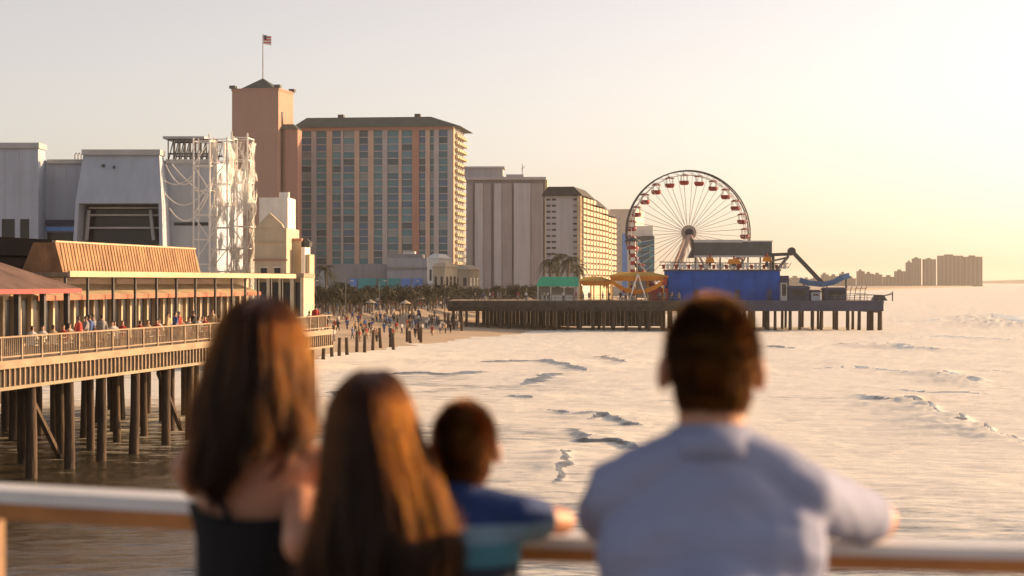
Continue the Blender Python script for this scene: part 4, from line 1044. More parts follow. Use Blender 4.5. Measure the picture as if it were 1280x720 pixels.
for i, (x, d, s_) in enumerate(((688,455,1.25),(699,460,1.45),(711,452,1.35),(721,465,1.15))):
    copy_tree(pls[1], loc=(PX(x,d), d, GZ+.004), rz=i*1.3, scale=s_, label=['tall palm before the grey front of apartment block, leftmost of four','tall palm second from left before the apartment block, tallest','tall palm third from left before the apartment block','shortest of four palms before the balconied apartment block, rightmost'][i])
def make_tree(seed, label, group, Rr=1.6, H=3.2):
    rr = random.Random(seed); t0 = empty('promenade_tree', (0,0,0), label, 'tree', 0, group)
    tk = MB(); tk.tube([(0,0,0),(.05,0,H*.4),(0,.05,H*.7)], [.16,.12,.09], 7)
    for k in range(5): a = k*1.26; tk.tube([(0,0,H*.45),(Rr*.5*math.cos(a),Rr*.5*math.sin(a),H*.8)], [.07,.03], 5)
    tk.build('trunk', M['trunk'], t0)
    mb = MB(); cl = [(Vector((rr.uniform(-1,1)*Rr*.6, rr.uniform(-1,1)*Rr*.6, H*.85+rr.uniform(-.5,.6)*Rr*.7)), rr.uniform(.35,.6)*Rr) for _ in range(9)]
    for _ in range(1100):
        c_, r_ = rr.choice(cl); v = Vector((rr.gauss(0,1),rr.gauss(0,1),rr.gauss(0,1))).normalized()*r_*rr.uniform(.5,1.05); p = c_+v
        u = Vector((rr.gauss(0,1),rr.gauss(0,1),rr.gauss(0,1))).normalized(); q = u.cross(v).normalized(); s_ = rr.uniform(.07,.15)
        mb.add([p-u*s_, p+q*s_*.6, p+u*s_, p-q*s_*.6], [(0,1,2,3)])
    mb.build('crown', M['leaf'], t0); return t0
tg = 'small trees along the promenade'
trs = [make_tree(s, 'small round leafy tree among the promenade crowd', tg) for s in (11,12,13)]
for i in range(150):
    x = 378+ (700-378)*i/150 + pc.uniform(-4,4); d = pc.uniform(390, 480) if x > 520 else pc.uniform(322, 430); loc = (PX(x,d), d, GZ+.004)
    if i < 3: trs[i].location = loc
    else: copy_tree(trs[pc.randrange(3)], loc=loc, rz=pc.uniform(0,6), scale=pc.uniform(.8,1.35))
um = empty('beach_umbrella', (0,0,0), 'small pale beach umbrella on the promenade', 'umbrella', 0, 'small umbrellas on the promenade')
n = 8; MB().add([(1.0*math.cos(2*math.pi*i/n),1.0*math.sin(2*math.pi*i/n),2.0) for i in range(n)]+[(0,0,2.6)], [(i,(i+1)%n,n) for i in range(n)]).build('canopy', M['cream'], um)
MB().tube([(0,0,0),(0,0,2.58)], .035, 6).build('pole', M['steel'], um)
for i in range(24):
    x = pc.uniform(378, 660); d = pc.uniform(300, 400) if x < 520 else pc.uniform(385,440); loc = (PX(x,d), d, GZ+.004)
    if i == 0: um.location = loc
    else: copy_tree(um, loc=loc)
lp = empty('street_lamp', (0,0,0), 'slim lamp post on the crowded promenade', 'street lamp', 0, 'lamp posts on the promenade')
MB().tube([(0,0,0),(0,0,5.6)], [.09,.05], 6).tube([(0,0,5.5),(.4,0,5.9),(.9,0,5.8)], .04, 5).build('pole', M['steel'], lp); MB().box(.7,1.2,-.12,.12,5.68,5.78).build('lamp_head', M['white'], lp)
for i, (x, d) in enumerate(((388,285),(432,300),(474,320),(515,345),(556,370),(596,395),(640,425))):
    loc = (PX(x,d), d, GZ+.004)
    if i == 0: lp.location = loc
    else: copy_tree(lp, loc=loc)
ps = MB().tube([(0,0,-.6),(.02,0,1.4),(0,0,2.7)], [.24,.22,.19], 8).build('timber_post', M['pile'], None, True)
tag(ps, 'short dark timber post standing in the beach sand', 'post', 'old timber posts on the beach'); k = 0
for (x, y) in ((404,440),(415,438),(424,437),(434,436),(446,432),(456,433),(466,430),(476,428),(488,427),(492,429),(509,422),(513,423),(524,420),(526,422),(560,409),(567,410),(575,409),(577,411)):
    d = 8.2*F/(y-HY); X = PX(x, d); z = ground_z(X, d)
    o = ps if k == 0 else ps.copy()
    if k: COL.objects.link(o)
    k += 1; o.location = (X, d, z-.1); o.rotation_euler = (pc.uniform(-.05,.05), pc.uniform(-.05,.05), pc.uniform(0,6)); o.scale = (1,1,pc.uniform(.7,1.05))

# ------------------------------------------------------------------ foreground: deck, railing, family
FZ = HC-1.65
vd = MB()
for i in range(34): vd.box(-3.2+i*.19, -3.2+i*.19+.18, -1.5, 4.85, FZ-.05, FZ)
tag(vd.build('viewing_deck', M['timber']), kind='structure')
RZ = HC-.53
railwhite = mat('rail_white_paint', (.72,.72,.72), .35, .08, 3)
railwood = mat('rail_wood', (.50,.20,.06), .55, .2, 4, (1,1,1))
postwood = mat('post_wood', (.26,.15,.08), .7, .2, 4)
def rail_pt(x, y): d = .53*F/(y-HY); return Vector((PX(x,d), d, RZ))
A0, A1 = rail_pt(-260, 594), rail_pt(436, 631)
B0, B1 = rail_pt(436, 662), rail_pt(1560, 688)
def railing(name, label, pts, tw, th, ww, wh, posts):
    o = empty(name, (pts[0].x, pts[0].y, FZ+.002), label, 'railing'); off = o.location
    mb = MB(); mw = MB()
    for a, b in zip(pts, pts[1:]):
        mb.bar(a-off-Vector((0,0,th/2)), b-off-Vector((0,0,th/2)), tw, th)
        mw.bar(a-off-Vector((0,0,th+.002+wh/2)), b-off-Vector((0,0,th+.002+wh/2)), ww, wh)
    mb.build('top_rail', railwhite, o); mw.build('handrail_beam', railwood, o)
    lo = MB()
    for a, b in zip(pts, pts[1:]):
        for z in (.13,.26): lo.bar(Vector((a.x,a.y,FZ+z))-off, Vector((b.x,b.y,FZ+z))-off, .07, .05)
    lo.build('lower_rail', railwood, o)
    a, b = pts[0], pts[-1]
    for q in posts:
        p = a.lerp(b, q)-off; MB().box(p.x-.05,p.x+.05,p.y-.045,p.y+.045,0,RZ-th-wh-.006-FZ).build('post', postwood, o)
    return o
railing('viewing_railing', 'white topped railing with wooden beam at left of the woman', [A0,A1], .13, .034, .10, .042, (.06,.372,.93))
railing('viewing_railing', 'thinner railing the boy and the man lean on', [B0,B1], .10, .022, .08, .030, (.03,.52,.9))
jg = railing('viewing_railing', 'short corner piece of railing hidden beside the girl', [A1+Vector((.02,-.09,0)),B0+Vector((.0,.062,0))], .10, .022, .08, .030, ())

def skin_mat():
    m = mat('skin', (.50,.24,.15), .5, .06, 6); b = m.node_tree.nodes['Principled BSDF']
    b.inputs['Subsurface Weight'].default_value = .35; b.inputs['Subsurface Radius'].default_value = (1,.3,.15); b.inputs['Subsurface Scale'].default_value = .02
    return m
SKIN = skin_mat()
EYE = mat('eye_white', (.7,.68,.65), .2, .02, 3); IRIS = mat('iris_brown', (.05,.025,.015), .2, .02, 3)
def hair_mat(name, dark, glow, tr=.45):
    """dark fibres with a broad warm sheen towards the light and a little light passing through"""
    m = bpy.data.materials.new(name); m.use_nodes = True; t = m.node_tree; b = t.nodes['Principled BSDF']
    b.inputs['Base Color'].default_value = (*dark,1); b.inputs['Roughness'].default_value = .7; b.inputs['Specular IOR Level'].default_value = 0
    tl = nn(t,'ShaderNodeBsdfTranslucent'); tl.inputs[0].default_value = (*glow,1)
    gl = nn(t,'ShaderNodeBsdfGlossy'); gl.inputs['Color'].default_value = (1,.46,.10,1); gl.inputs['Roughness'].default_value = .44
    m1 = nn(t,'ShaderNodeMixShader'); m1.inputs[0].default_value = .11
    ms = nn(t,'ShaderNodeMixShader'); ms.inputs[0].default_value = tr*.42
    t.links.new(b.outputs[0], m1.inputs[1]); t.links.new(gl.outputs[0], m1.inputs[2])
    t.links.new(m1.outputs[0], ms.inputs[1]); t.links.new(tl.outputs[0], ms.inputs[2]); t.links.new(ms.outputs[0], t.nodes['Material Output'].inputs[0]); return m

def head(mb, c, s=1.0, ears=True):
    """head looking to +y; c = centre of the skull, s = size"""
    c = Vector(c)
    ellipsoid(mb, c+Vector((0,-.012,.018))*s, (.076*s,.094*s,.098*s)); ellipsoid(mb, c+Vector((0,.022,-.04))*s, (.060*s,.068*s,.078*s))
    ellipsoid(mb, c+Vector((0,-.030,-.040))*s, (.062*s,.056*s,.066*s))
    ellipsoid(mb, c+Vector((0,.052,-.088))*s, (.030*s,.026*s,.022*s))
    capsule(mb, c+Vector((0,.088,-.004))*s, c+Vector((0,.110,-.036))*s, .009*s, .014*s, 8)          # nose
    ellipsoid(mb, c+Vector((0,.085,-.066))*s, (.022*s,.010*s,.009*s))                              # lips
    for k in (-1,1):
        ellipsoid(mb, c+Vector((k*.031,.078,.012))*s, (.022*s,.010*s,.007*s))                      # brow
        ellipsoid(mb, c+Vector((k*.038,.062,-.030))*s, (.022*s,.020*s,.018*s))                     # cheek
        if ears: ellipsoid(mb, c+Vector((k*.087,-.004,-.012))*s, (.011*s,.021*s,.035*s), rot=Matrix.Rotation(k*.35,3,'Z'))
def eyes(c, s, parent):
    c = Vector(c)
    for k in (-1,1):
        m_ = MB(); ellipsoid(m_, c+Vector((k*.031,.074,-.004))*s, (.012*s,.011*s,.009*s), 12); e = m_.build('eye', EYE, parent, True)
        m_ = MB(); ellipsoid(m_, c+Vector((k*.031,.0835,-.004))*s, (.005*s,.003*s,.005*s), 10); m_.build('iris', IRIS, e, True)
def hand(mb, wrist, fwd, up, side, s=1.0):
    """palm and five fingers resting on a rail: fwd = finger direction, up = back of hand, side = thumb side"""
    w_ = Vector(wrist); f = Vector(fwd).normalized(); u = Vector(up).normalized(); sd_ = Vector(side).normalized()
    capsule(mb, w_, w_+f*.04*s, .024*s, .026*s, 10)
    for k in range(4): capsule(mb, w_+f*.02*s+sd_*(.026-.0175*k)*s, w_+f*.085*s+sd_*(.030-.020*k)*s, .014*s, .011*s, 8)
    for k, L in enumerate((.068,.076,.070,.055)):
        a = w_+f*.088*s+sd_*(.031-.0205*k)*s; b_ = a+(f*.9-u*.35).normalized()*L*.45*s; c_ = b_+(f*.45-u*.85).normalized()*L*.32*s; d_ = c_+(f*.0-u*1).normalized()*L*.25*s
        capsule(mb, a, b_, .0098*s, .0090*s, 8); capsule(mb, b_, c_, .0088*s, .0082*s, 8); capsule(mb, c_, d_, .0080*s, .0070*s, 8)
    a = w_+f*.022*s+sd_*.026*s; b_ = a+(f*.5+sd_*.8-u*.15).normalized()*.04*s; c_ = b_+(f*.85+sd_*.3-u*.3).normalized()*.03*s
    capsule(mb, a, b_, .013*s, .011*s, 8); capsule(mb, b_, c_, .0105*s, .009*s, 8)

def strands(name, gen, n, m, parent, r=.0011, seg=10):
    """gen(i) -> list of points; real hair curves"""
    L = np.array([gen(i) for i in range(n)], dtype=np.float32); k = L.shape[1]
    hc_ = bpy.data.hair_curves.new(name); hc_.add_curves([k]*n)
    hc_.attributes['position'].data.foreach_set('vector', L.reshape(-1))
    ra = hc_.attributes.get('radius') or hc_.attributes.new('radius', 'FLOAT', 'POINT')
    ra.data.foreach_set('value', np.tile(np.linspace(1,.35,k)*r, n).astype(np.float32))
    hc_.materials.append(m); o = bpy.data.objects.new(name, hc_); COL.objects.link(o); o.parent = parent; return o
def fibre(name, mel, red=.95):
    m = bpy.data.materials.new(name); m.use_nodes = True; t = m.node_tree
    h = nn(t,'ShaderNodeBsdfHairPrincipled'); h.parametrization = 'MELANIN'
    h.inputs['Melanin'].default_value = mel; h.inputs['Melanin Redness'].default_value = red
    h.inputs['Roughness'].default_value = .3; h.inputs['Radial Roughness'].default_value = .4; h.inputs['IOR'].default_value = 1.38
    if 'Random Color' in h.inputs: h.inputs['Random Color'].default_value = .2
    t.links.new(h.outputs[0], t.nodes['Material Output'].inputs[0]); return m

def long_hair(parent, prof, face_z, m_str, m_core, seed, n=5200, zend=None, wave=.006):
    """prof: list of (z, cx, cy, a, b) from crown to tips, local coordinates; person faces +y"""
    Pf = np.array(prof); zz = Pf[::-1,0]
    def at(z): return [np.interp(z, zz, Pf[::-1,k]) for k in (1,2,3,4)]
    r0 = np.random.default_rng(seed); zc, zl = Pf[0,0], Pf[-1,0]
    # core
    nr, nc = 46, 40; V = np.zeros((nr,nc,3))
    for i in range(nr):
        z = zc + (zl-zc)*(i/(nr-1)); cx, cy, a, b = at(z)
        for j in range(nc):
            ph = 2*math.pi*j/nc; rho = .80
            if math.sin(ph) > .35 and z < face_z: rho *= .45 if z > face_z-.25 else .6
            V[i,j] = (cx+rho*a*math.cos(ph), cy+rho*b*math.sin(ph), z-.010 if i == 0 else z)
    # no core below the shortest tips
    fc = []; nrr = nr
    for i in range(nr-1):
        z = V[i+1,0,2]
        for j in range(nc):
            ph = 2*math.pi*(j+.5)/nc
            if zend is not None and z < zend(ph)+.02: continue
            fc.append((i*nc+j, (i+1)*nc+j, (i+1)*nc+(j+1)%nc, i*nc+(j+1)%nc))
    core = np_mesh('hair', V.reshape(-1,3), np.array(fc), m_core); core.parent = parent
    clumps = []
    while len(clumps) < 110:
        ph = r0.uniform(0, 2*math.pi)
        if math.sin(ph) < .55 or r0.random() < .15: clumps.append((ph, r0.normal()*.035, r0.normal()*.022, r0.normal()*.14, r0.uniform(0,6.28,2)))
    def g(i):
        ph0, dro, dze, dph, (f1, f2) = clumps[r0.integers(len(clumps))]
        ph = ph0+r0.normal()*.055; rho = .78+.19*r0.random()**.8; ze = (zend(ph) if zend else zl) + dze + r0.uniform(-.02,.05)
        if math.sin(ph) > .55: ze = max(ze, face_z)
        z0 = zc-.004 - .03*r0.random()**2; out = []; wv = wave*r0.uniform(.7,1.5); dj = r0.normal()*.03
        fly = r0.random() < .05; ff = r0.uniform(0,6.28)
        for k in range(15):
            q = (k/14)**1.35; z = z0+(ze-z0)*q; cx, cy, a, b = at(z); pp = ph+(dph+dj)*q*(1-.0*q)+(ph0-ph)*.5*q; rr_ = rho + dro*2*q + (.12*q*q if fly else 0)
            out.append((cx+rr_*a*math.cos(pp)+wv*q*math.sin(9*q+f1)*1.6+(.006*math.sin(14*q+ff) if fly else 0), cy+rr_*b*math.sin(pp)+wv*q*math.cos(8*q+f2), z))
        return out
    o = strands('hair_strands', g, n, m_str, core, r=.0006)
    def g2(i):
        p = np.array(g(i)); q = np.linspace(0,1,len(p))
        cc_ = np.array([at(z)[:2] for z in p[:,2]]); v = p[:,:2]-cc_; r9 = r0.uniform(1.05,1.16)
        p[:,:2] = cc_+v*(1+(r9-1)*np.minimum(1,q*3+.3))[:,None]; p[:,2] += .006*(1-q); return p
    strands('rim_light_strands', g2, int(n*.07), fibre('rim_light_hair', .74, 1.0), core, r=.00045)  # paler, redder outer strands put the sun's rim glow into hair colour
    return o
def short_hair(parent, c, s, m_str, m_core, seed, n=5200, L=.022):
    c = np.array(c); r0 = np.random.default_rng(seed); ax = np.array([.079,.098,.102])*s; cc = c+np.array([0,-.013,.019])*s
    mb = MB(); ellipsoid(mb, cc, ax*1.012, 28)
    # cut away face and nape
    keep = []
    for f in mb.f:
        p = (np.mean([mb.v[i] for i in f], axis=0)-cc)/s
        if hairy(p): keep.append(f)
    n0 = len(mb.f); m9 = MB(); ellipsoid(m9, c+np.array([0,-.030,-.040])*s, np.array([.066,.060,.070])*s, 24)
    m9.f = [f for f in m9.f if (lambda p: p[1] < -.02 and p[2] > -.104 and p[2] < .02)((np.mean([m9.v[i] for i in f], axis=0)-c)/s)]
    mb.f = keep; mb.add(m9.v, m9.f); core = mb.build('hair', m_core, parent, True)
    def g(i):
        nape = r0.random() < .22
        while True:
            v = r0.normal(size=3); v /= np.linalg.norm(v)
            if nape:
                p = v*np.array([.066,.060,.070])*s+np.array([0,-.017,-.059])*s; p9 = (p+cc-c)/s
                if p9[1] < -.02 and -.106 < p9[2] < .0: break
            else:
                p = v*ax
                if hairy(p/s): break
        nrm = v/ax; nrm /= np.linalg.norm(nrm); l = L*s*r0.uniform(.5,1.3)*(1 if p[2] > 0 else .55); dn = np.array([0,-.25,-.9 if p[2] < .03*s else -.2])
        d_ = nrm*.75+dn*.5+r0.normal(size=3)*.25; d_ /= np.linalg.norm(d_); q = cc+p
        return [q, q+d_*l*.5+nrm*l*.1, q+d_*l]
    def g2(i):
        p = np.array(g(i)); v = p[0]-cc; v /= np.linalg.norm(v); return p+v*.006*s
    strands('rim_light_strands', g2, int(n*.13), fibre('rim_light_hair', .58, 1.0), core, r=.00045)  # lighter outer strands colour in the bright sunny edge of the head
    return strands('hair_strands', g, n, m_str, core, r=.0006)
def hairy(p):
    x, y, z = p
    if z < -.100: return False
    if y > .045: return z > .052+.3*(y-.045)
    if y > -.01: return z > -.005 + (y+.01)*1.0
    return z > -.102+max(0, y+.05)*1.2

def shirt_mat(name, fn=None, c=(.3,.35,.5)):
    m = mat(name, c, .85, .06, 5, bump=.25, trans=.12); return m

# ---- man
def man():
    d = 3.6; bx = PX(888, d); o = empty('person', (bx, d-.06, FZ+.002), 'man in a pale blue shirt leaning on the railing at right, seen from behind', 'person')
    off = o.location; L = lambda x, y, z: Vector((x, y, z))-off
    s = 1.05; hc = L(bx+.004, d+.03, PZ(377,d)-.118*s)
    mb = MB(); head(mb, hc, s)
    nk = L(bx, d-.005, 8.665); capsule(mb, hc+Vector((0,-.02,-.06)), nk, .064, .066)
    sh = 8.615; chest = L(bx, d-.02, 8.50)
    ellipsoid(mb, L(bx, d, 8.52), (.165,.105,.17)); capsule(mb, L(bx-.10,d-.03,8.50), L(bx+.10,d-.03,8.50), .10,.10)
    capsule(mb, L(bx, d-.06, 8.38), L(bx, d-.14, 8.22), .13,.13); ellipsoid(mb, L(bx, d-.17, 8.17), (.165,.12,.13))
    joints = {}
    hipz = 8.13
    for k in (-1,1):
        S_ = L(bx+k*.165, d+.0, sh-.012)
        if k > 0: E = Vector((PX(1096,3.90),3.90,RZ+.045))-off; Wr = L(bx+.06, 3.99, RZ+.03)
        else: E = Vector((PX(752,3.90),3.90,RZ+.045))-off; Wr = L(bx-.02, 4.02, RZ+.03)
        capsule(mb, S_, E, .056, .043); capsule(mb, E, Wr, .043, .028)
        capsule(mb, L(bx,d,8.62), S_, .06,.055)
        dirn = (Wr-E).normalized(); hand(mb, Wr, dirn, (0,0,1), (0,1,0) if True else 0)
        joints[k] = (S_,E,Wr)
        hp = L(bx+k*.09, d-.17, hipz); kn = L(bx+k*.10, d-.10, FZ+.50); an = L(bx+k*.11, d-.16, FZ+.085)
        capsule(mb, hp, kn, .085, .058); capsule(mb, kn, an, .056, .040); capsule(mb, an-Vector((0,.02,.035)), an+Vector((0,.15,-.045)), .042, .034)
    body = remesh(mb, .0075, 'body', SKIN, o, 3)
    eyes(hc, s, o)
    # shirt
    m2 = MB(); g = .012
    ellipsoid(m2, L(bx, d, 8.52), (.185+g,.112+g,.175+g)); capsule(m2, L(bx-.105,d-.03,8.50), L(bx+.105,d-.03,8.50), .112,.112)
    capsule(m2, L(bx-.06, d-.06, 8.38), L(bx-.05, d-.15, 8.12), .135,.14); capsule(m2, L(bx+.06, d-.06, 8.38), L(bx+.05, d-.15, 8.12), .135,.14); capsule(m2, L(bx, d-.10, 8.36), L(bx, d-.19, 8.14), .15,.165)
    for k in (-1,1):
        S_,E,Wr = joints[k]; capsule(m2, S_, S_.lerp(E,.84), .066, .054); capsule(m2, S_.lerp(E,.80), S_.lerp(E,.86), .058, .056); capsule(m2, L(bx+k*.02,d-.004,8.655), S_, .070,.070); capsule(m2, L(bx+k*.02,d-.01,8.68), L(bx+k*.13,d-.01,8.635), .062,.062)
        capsule(m2, L(bx+k*.12,d-.03,8.45), L(bx+k*.10,d-.10,8.2), .09,.10)
    capsule(m2, L(bx,d-.01,8.64), L(bx,d+.0,8.695), .085,.070)
    shm = mat('pale_blue_cotton', (.25,.29,.44), .85, .05, 5, trans=.03)
    so = remesh(m2, .009, 'shirt', shm, o, 3)
    # creases
    co = np.zeros(len(so.data.vertices)*3); so.data.vertices.foreach_get('co', co); co = co.reshape(-1,3)
    nrm = np.zeros_like(co).ravel(); so.data.vertices.foreach_get('normal', nrm); nrm = nrm.reshape(-1,3)
    dsp = (fbm(co[:,0]*9+co[:,2]*5+50, co[:,2]*16+co[:,1]*9+50, 3, 90)-.45)*.022; co += nrm*dsp[:,None]; so.data.vertices.foreach_set('co', co.ravel())
    mc = MB(); n = 24; vs_ = []
    for (r1, z, yy) in ((.074,8.665,-.012),(.071,8.722,.0),(.076,8.727,.0),(.084,8.67,-.014)):
        for j in range(n): a = 2*math.pi*j/n; vs_.append(L(bx+r1*math.cos(a), d+yy+r1*1.0*math.sin(a), z-.012*math.sin(a)))
    mc.add(vs_, [(k*n+j, k*n+(j+1)%n, ((k+1)%4)*n+(j+1)%n, ((k+1)%4)*n+j) for k in range(4) for j in range(n)]); mc.build('collar', shm, so, True)
    m3 = MB(); ellipsoid(m3, L(bx, d-.17, 8.15), (.178,.132,.12))
    for k in (-1,1):
        hp = L(bx+k*.09, d-.17, hipz); kn = L(bx+k*.10, d-.10, FZ+.50); an = L(bx+k*.11, d-.16, FZ+.10); capsule(m3, hp, kn, .10,.075); capsule(m3, kn, an, .073,.060)
    remesh(m3, .014, 'trousers', mat('dark_trousers',(.03,.035,.05),.9,.1,5), o, 2)
    for k in (-1,1):
        mm = MB(); an = L(bx+k*.11, d-.16, FZ+.05); capsule(mm, an-Vector((0,.04,0)), an+Vector((0,.16,-.008)), .047,.040); mm.build('shoe', mat('shoe_leather',(.05,.03,.02),.5,.1,4), o, True)
    short_hair(o, hc, s*1.0, fibre('man_hair_strand', .96), hair_mat('man_hair',(.02,.010,.006),(.3,.1,.02),.05), 3, 16000, .012)
man()

# ---- boy
def boy():
    d = 3.84; bx = PX(574, d); o = empty('person', (bx, d+.05, FZ+.29), 'small boy in navy and teal shirt with his arm on the railing', 'person'); off = o.location
    L = lambda x, y, z: Vector((x, y, z))-off
    s = .76; hc = L(PX(580,d), d+.02, PZ(506,d)-.118*s); mb = MB(); head(mb, hc, s); sh = 8.545
    capsule(mb, hc+Vector((0,-.012,-.05)), L(bx,d,sh+.03), .040,.042); ellipsoid(mb, L(bx,d,sh-.10), (.105,.075,.13)); capsule(mb, L(bx,d+.0,sh-.2), L(bx,d+.02,sh-.30), .085,.085); ellipsoid(mb, L(bx,d+.03,sh-.35), (.105,.085,.08))
    J = {}
    for k in (-1,1):
        S_ = L(bx+k*.112, d, sh-.018)
        if k > 0: E = Vector((PX(702,3.97),3.97,RZ+.034))-off; Wr = L(bx+.075, 4.035, RZ+.024)
        else: E = L(bx-.16, 3.97, RZ+.034); Wr = L(bx-.02, 4.05, RZ+.024)
        capsule(mb, S_, E, .036,.029); capsule(mb, E, Wr, .029,.020); capsule(mb, L(bx,d,sh+.0), S_, .045,.036); hand(mb, Wr, (Wr-E), (0,0,1), (0,1,0), .68); J[k] = (S_,E,Wr)
        hp = L(bx+k*.055, d+.03, sh-.38); kn = L(bx+k*.06, d+.06, FZ+.29+.26); an = L(bx+k*.06, d+.05, FZ+.29+.06)
        capsule(mb, hp, kn, .058,.042); capsule(mb, kn, an, .040,.029); capsule(mb, an+Vector((0,-.02,-.02)), an+Vector((0,.09,-.028)), .03,.024)
    remesh(mb, .006, 'body', SKIN, o, 3); eyes(hc, s, o)
    m2 = MB(); ellipsoid(m2, L(bx,d,sh-.10), (.125,.09,.14)); capsule(m2, L(bx,d,sh-.15), L(bx,d+.02,sh-.29), .10,.10); capsule(m2, L(bx,d,sh+.02), L(bx,d,sh+.03), .052,.05)
    for k in (-1,1): S_,E,Wr = J[k]; capsule(m2, S_, S_.lerp(E,.42), .052,.046); capsule(m2, L(bx+k*.02,d,sh+.0), S_, .055,.05)
    m = bpy.data.materials.new('striped_tee'); m.use_nodes = True; t = m.node_tree; tc = nn(t,'ShaderNodeTexCoord'); sx = nn(t,'ShaderNodeSeparateXYZ'); t.links.new(tc.outputs['Object'], sx.inputs[0])
    cr = nn(t,'ShaderNodeValToRGB'); cr.color_ramp.interpolation = 'CONSTANT'; mr_ = nn(t,'ShaderNodeMapRange'); t.links.new(sx.outputs[2], mr_.inputs[0]); mr_.inputs[1].default_value = 8.2-off.z; mr_.inputs[2].default_value = 8.7-off.z; t.links.new(mr_.outputs[0], cr.inputs[0])
    e = cr.color_ramp.elements; e[0].color = (.02,.035,.06,1); e[1].position = (PZ(703,d)-8.2)/.5; e[1].color = (.05,.22,.30,1)
    q = e.new((PZ(676,d)-8.2)/.5); q.color = (.18,.32,.42,1); q = e.new((PZ(652,d)-8.2)/.5); q.color = (.012,.045,.16,1)
    t.links.new(cr.outputs[0], t.nodes['Principled BSDF'].inputs['Base Color']); t.nodes['Principled BSDF'].inputs['Roughness'].default_value = .9
    remesh(m2, .007, 'shirt', m, o, 3)
    m3 = MB(); ellipsoid(m3, L(bx,d+.03,sh-.34), (.118,.098,.085))
    for k in (-1,1): capsule(m3, L(bx+k*.055,d+.03,sh-.38), L(bx+k*.065,d+.06,FZ+.29+.30), .07,.062)
    remesh(m3, .01, 'shorts', mat('navy_shorts',(.015,.02,.04),.9,.1,5), o, 2)
    for k in (-1,1):
        mm = MB(); an = L(bx+k*.06, d+.05, FZ+.29+.035); capsule(mm, an-Vector((0,.025,0)), an+Vector((0,.10,-.004)), .034,.030); mm.build('shoe', mat('shoe_white',(.6,.6,.58),.6,.1,4), o, True)
    short_hair(o, hc, s, fibre('boy_hair_strand', .84), hair_mat('boy_hair',(.045,.02,.010),(.4,.15,.04),.06), 5, 12000, .013)
boy()

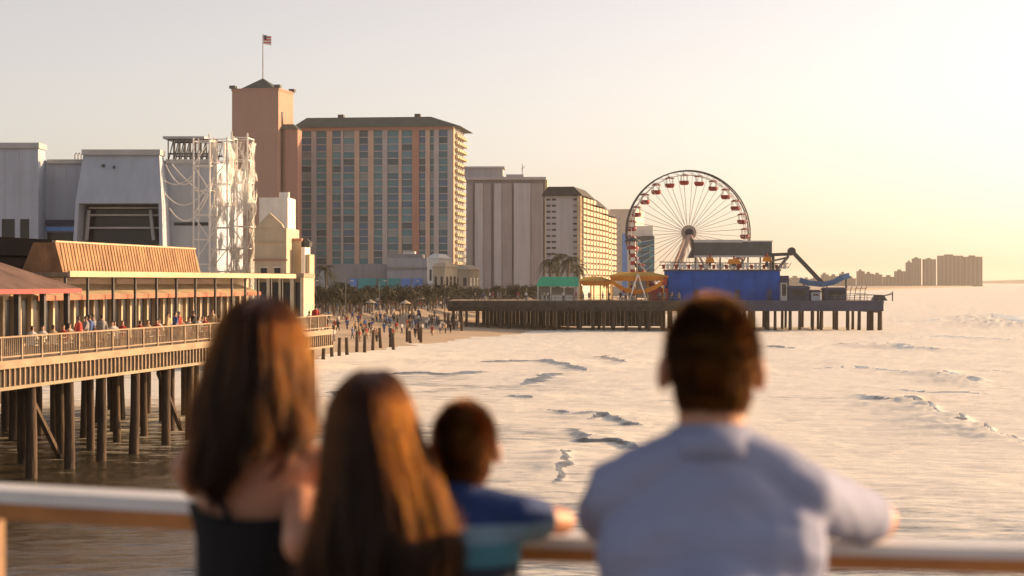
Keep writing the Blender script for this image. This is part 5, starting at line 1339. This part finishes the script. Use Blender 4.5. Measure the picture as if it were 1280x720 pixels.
# ---- woman and girl
def lady(px, d, crown_y, hscale, label, name_top, topcol, hair_prof, zend, hair_cols, rail_y, shw, hem_z, nstr, seed, face_dz=.06, neckline=True):
    bx = PX(px, d); zc = PZ(crown_y, d); o = empty('person', (bx, d-.02, FZ+.002), label, 'person'); off = o.location
    L = lambda x, y, z: Vector((x, y, z))-off; s = hscale; hc = L(bx, d+.02, zc-.012-.118*s); mb = MB(); head(mb, hc, s); hcw = hc+off
    sh = hcw.z-.118*s-.082*s; ht = zc-FZ
    capsule(mb, hc+Vector((0,-.015,-.06)), L(bx,d-.01,sh+.02), .046*s,.052*s)
    ellipsoid(mb, L(bx,d,sh-.10), (shw*.80,.092,.15)); ellipsoid(mb, L(bx,d-.02,sh-.04), (shw*.75,.065,.06)); capsule(mb, L(bx,d,sh-.20), L(bx,d-.01,sh-.34), .105*s,.10*s)
    ellipsoid(mb, L(bx,d-.03,sh-.47), (.155*s,.115*s,.12)); J = {}
    for k in (-1,1):
        ellipsoid(mb, L(bx+k*.07,d+.075,sh-.15), (.05,.045,.05))
        S_ = L(bx+k*(shw-.028), d-.005, sh-.030); E = L(bx+k*(shw+.0), d+.20, RZ+.075); Wr = L(bx+k*(shw-.05), rail_y-.03, RZ+.026)
        capsule(mb, S_, E, .043,.034); capsule(mb, E, Wr, .034,.022); capsule(mb, L(bx,d-.01,sh-.0), S_, .045,.042); hand(mb, Wr, (-k*.7,.6,0), (0,0,1), (k*-.2,1,0), .9)
        J[k] = (S_,E,Wr); hz2 = sh-.50; hp = L(bx+k*.085*s,d-.03,hz2); kn = L(bx+k*.08,d-.01,FZ+.29*ht); an = L(bx+k*.08,d-.03,FZ+.08)
        capsule(mb, hp, kn, .085*s,.056); capsule(mb, kn, an, .052,.036); capsule(mb, an+Vector((0,-.02,-.035)), an+Vector((0,.12,-.045)), .036,.030)
    remesh(mb, .0075, 'body', SKIN, o, 3); eyes(hc, s, o)
    tm = mat(name_top, topcol, .9, .1, 5)
    m2 = MB(); g = .012
    # top: swept rings that follow the torso, ending cleanly at hem_z
    n = 36; vs_ = []; ztop = hem_z; rows_ = 14; zlow = sh-.42
    for i in range(rows_):
        z = ztop+(zlow-ztop)*i/(rows_-1); q = (sh-z)
        a = np.interp(q, [0,.10,.20,.30,.36,.47], [shw*.80,shw*.86,shw*.72,.125*s,.122*s,.165*s])+g; b_ = np.interp(q, [0,.1,.2,.34,.47], [.085,.105,.115,.105,.125])+g
        for j in range(n):
            ph = 2*math.pi*j/n; dz = (.022*abs(math.cos(ph))**2 if i == 0 else .022*abs(math.cos(ph))**2*(1-i/(rows_-1)))
            vs_.append(L(bx+a*math.cos(ph), d+b_*math.sin(ph), z+dz))
    m2.add(vs_, [(i*n+j, (i+1)*n+j, (i+1)*n+(j+1)%n, i*n+(j+1)%n) for i in range(rows_-1) for j in range(n)]); tp_ = m2.build('top', tm, o, True)
    sm = tp_.modifiers.new('t','SOLIDIFY'); sm.thickness = .004
    if neckline: MB().tube([L(bx-.075,d-.098,PZ(606,d)),L(bx-.062,d-.107,PZ(628,d)),L(bx-.048,d-.112,ztop)], .0085, 6).build('strap', tm, tp_)
    m3 = MB(); ellipsoid(m3, L(bx,d-.03,sh-.46), (.17*s,.13*s,.14))
    for k in (-1,1): capsule(m3, L(bx+k*.085*s,d-.03,sh-.5), L(bx+k*.08,d-.01,FZ+.29*ht), .10*s,.068); capsule(m3, L(bx+k*.08,d-.01,FZ+.29*ht), L(bx+k*.08,d-.03,FZ+.12), .065,.048)
    remesh(m3, .014, 'trousers', mat('dark_denim',(.025,.03,.05),.9,.1,5), o, 2)
    for k in (-1,1):
        mm = MB(); an = L(bx+k*.08, d-.03, FZ+.045); capsule(mm, an-Vector((0,.03,0)), an+Vector((0,.13,-.008)), .041,.034); mm.build('shoe', mat('shoe_dark',(.04,.03,.03),.6,.1,4), o, True)
    prof = []
    for (y, xl, xr, dep, cyo) in hair_prof:
        z = PZ(y, d)-off.z; prof.append((z, (PX(xl,d)+PX(xr,d))/2-off.x, d+cyo-off.y, max(.004,(PX(xr,d)-PX(xl,d))/2), dep))
    long_hair(o, prof, hc.z+face_dz, fibre('long_hair_strand', hair_cols[3]), hair_mat('long_hair', hair_cols[2], (.2,.06,.01), .03), seed, nstr, (lambda ph: zend(ph, d)-off.z))
    return o
def wend(ph, d):
    c = math.cos(ph)      # left side of the picture hangs lower
    return PZ(np.interp(c, [-1,-.6,-.3,-.05,.2,.6,1], [585,606,613,592,558,550,548]), d)
lady(325, 4.1, 372, 1.0, 'woman with long brown hair in a black strapless top at the left', 'black_top', (.006,.006,.008),
     [(371,323,331,.01,.0),(374,309,344,.03,.0),(380,297,356,.055,-.005),(389,287,364,.08,-.01),(404,278,373,.10,-.015),(430,269,382,.112,-.02),(465,260,386,.115,-.03),(500,251,388,.11,-.04),(540,247,390,.10,-.05),(575,245,383,.09,-.06),(600,244,348,.08,-.065),(622,252,328,.06,-.065)],
     wend, ((.022,.009,.004),(.95,.50,.12),(.004,.002,.0015), .93), 4.70, .172, PZ(641,4.1), 16000, 31)
def gend(ph, d): return PZ(760, d)
lady(466, 3.8, 462, .95, 'girl with very long dark hair falling over her back between woman and boy', 'dark_top', (.03,.012,.010),
     [(463,461,471,.01,.0),(466,449,483,.03,.0),(472,438,494,.055,-.005),(481,429,501,.08,-.01),(496,419,509,.095,-.015),(525,412,517,.105,-.02),(560,408,530,.105,-.03),(600,404,548,.11,-.045),(640,400,562,.115,-.055),(680,396,570,.12,-.06),(720,393,562,.115,-.06),(765,397,548,.10,-.06)],
     gend, ((.018,.007,.004),(.95,.50,.12),(.003,.0015,.001), .96), 4.05, .165, PZ(690,3.8), 18000, 47, neckline=False)

# ------------------------------------------------------------------ haze
hz_m = bpy.data.materials.new('haze'); hz_m.use_nodes = True; t = hz_m.node_tree
for n_ in list(t.nodes):
    if n_.type != 'OUTPUT_MATERIAL': t.nodes.remove(n_)
pvn = nn(t,'ShaderNodeVolumePrincipled'); pvn.inputs['Color'].default_value = (.93,.90,.86,1); pvn.inputs['Density'].default_value = .000085; pvn.inputs['Anisotropy'].default_value = .3
t.links.new(pvn.outputs[0], t.nodes['Material Output'].inputs['Volume'])
HAZE = MB().box(-24000,24000,-40,21000,-3.2,95).build('haze', hz_m); tag(HAZE, kind='stuff')
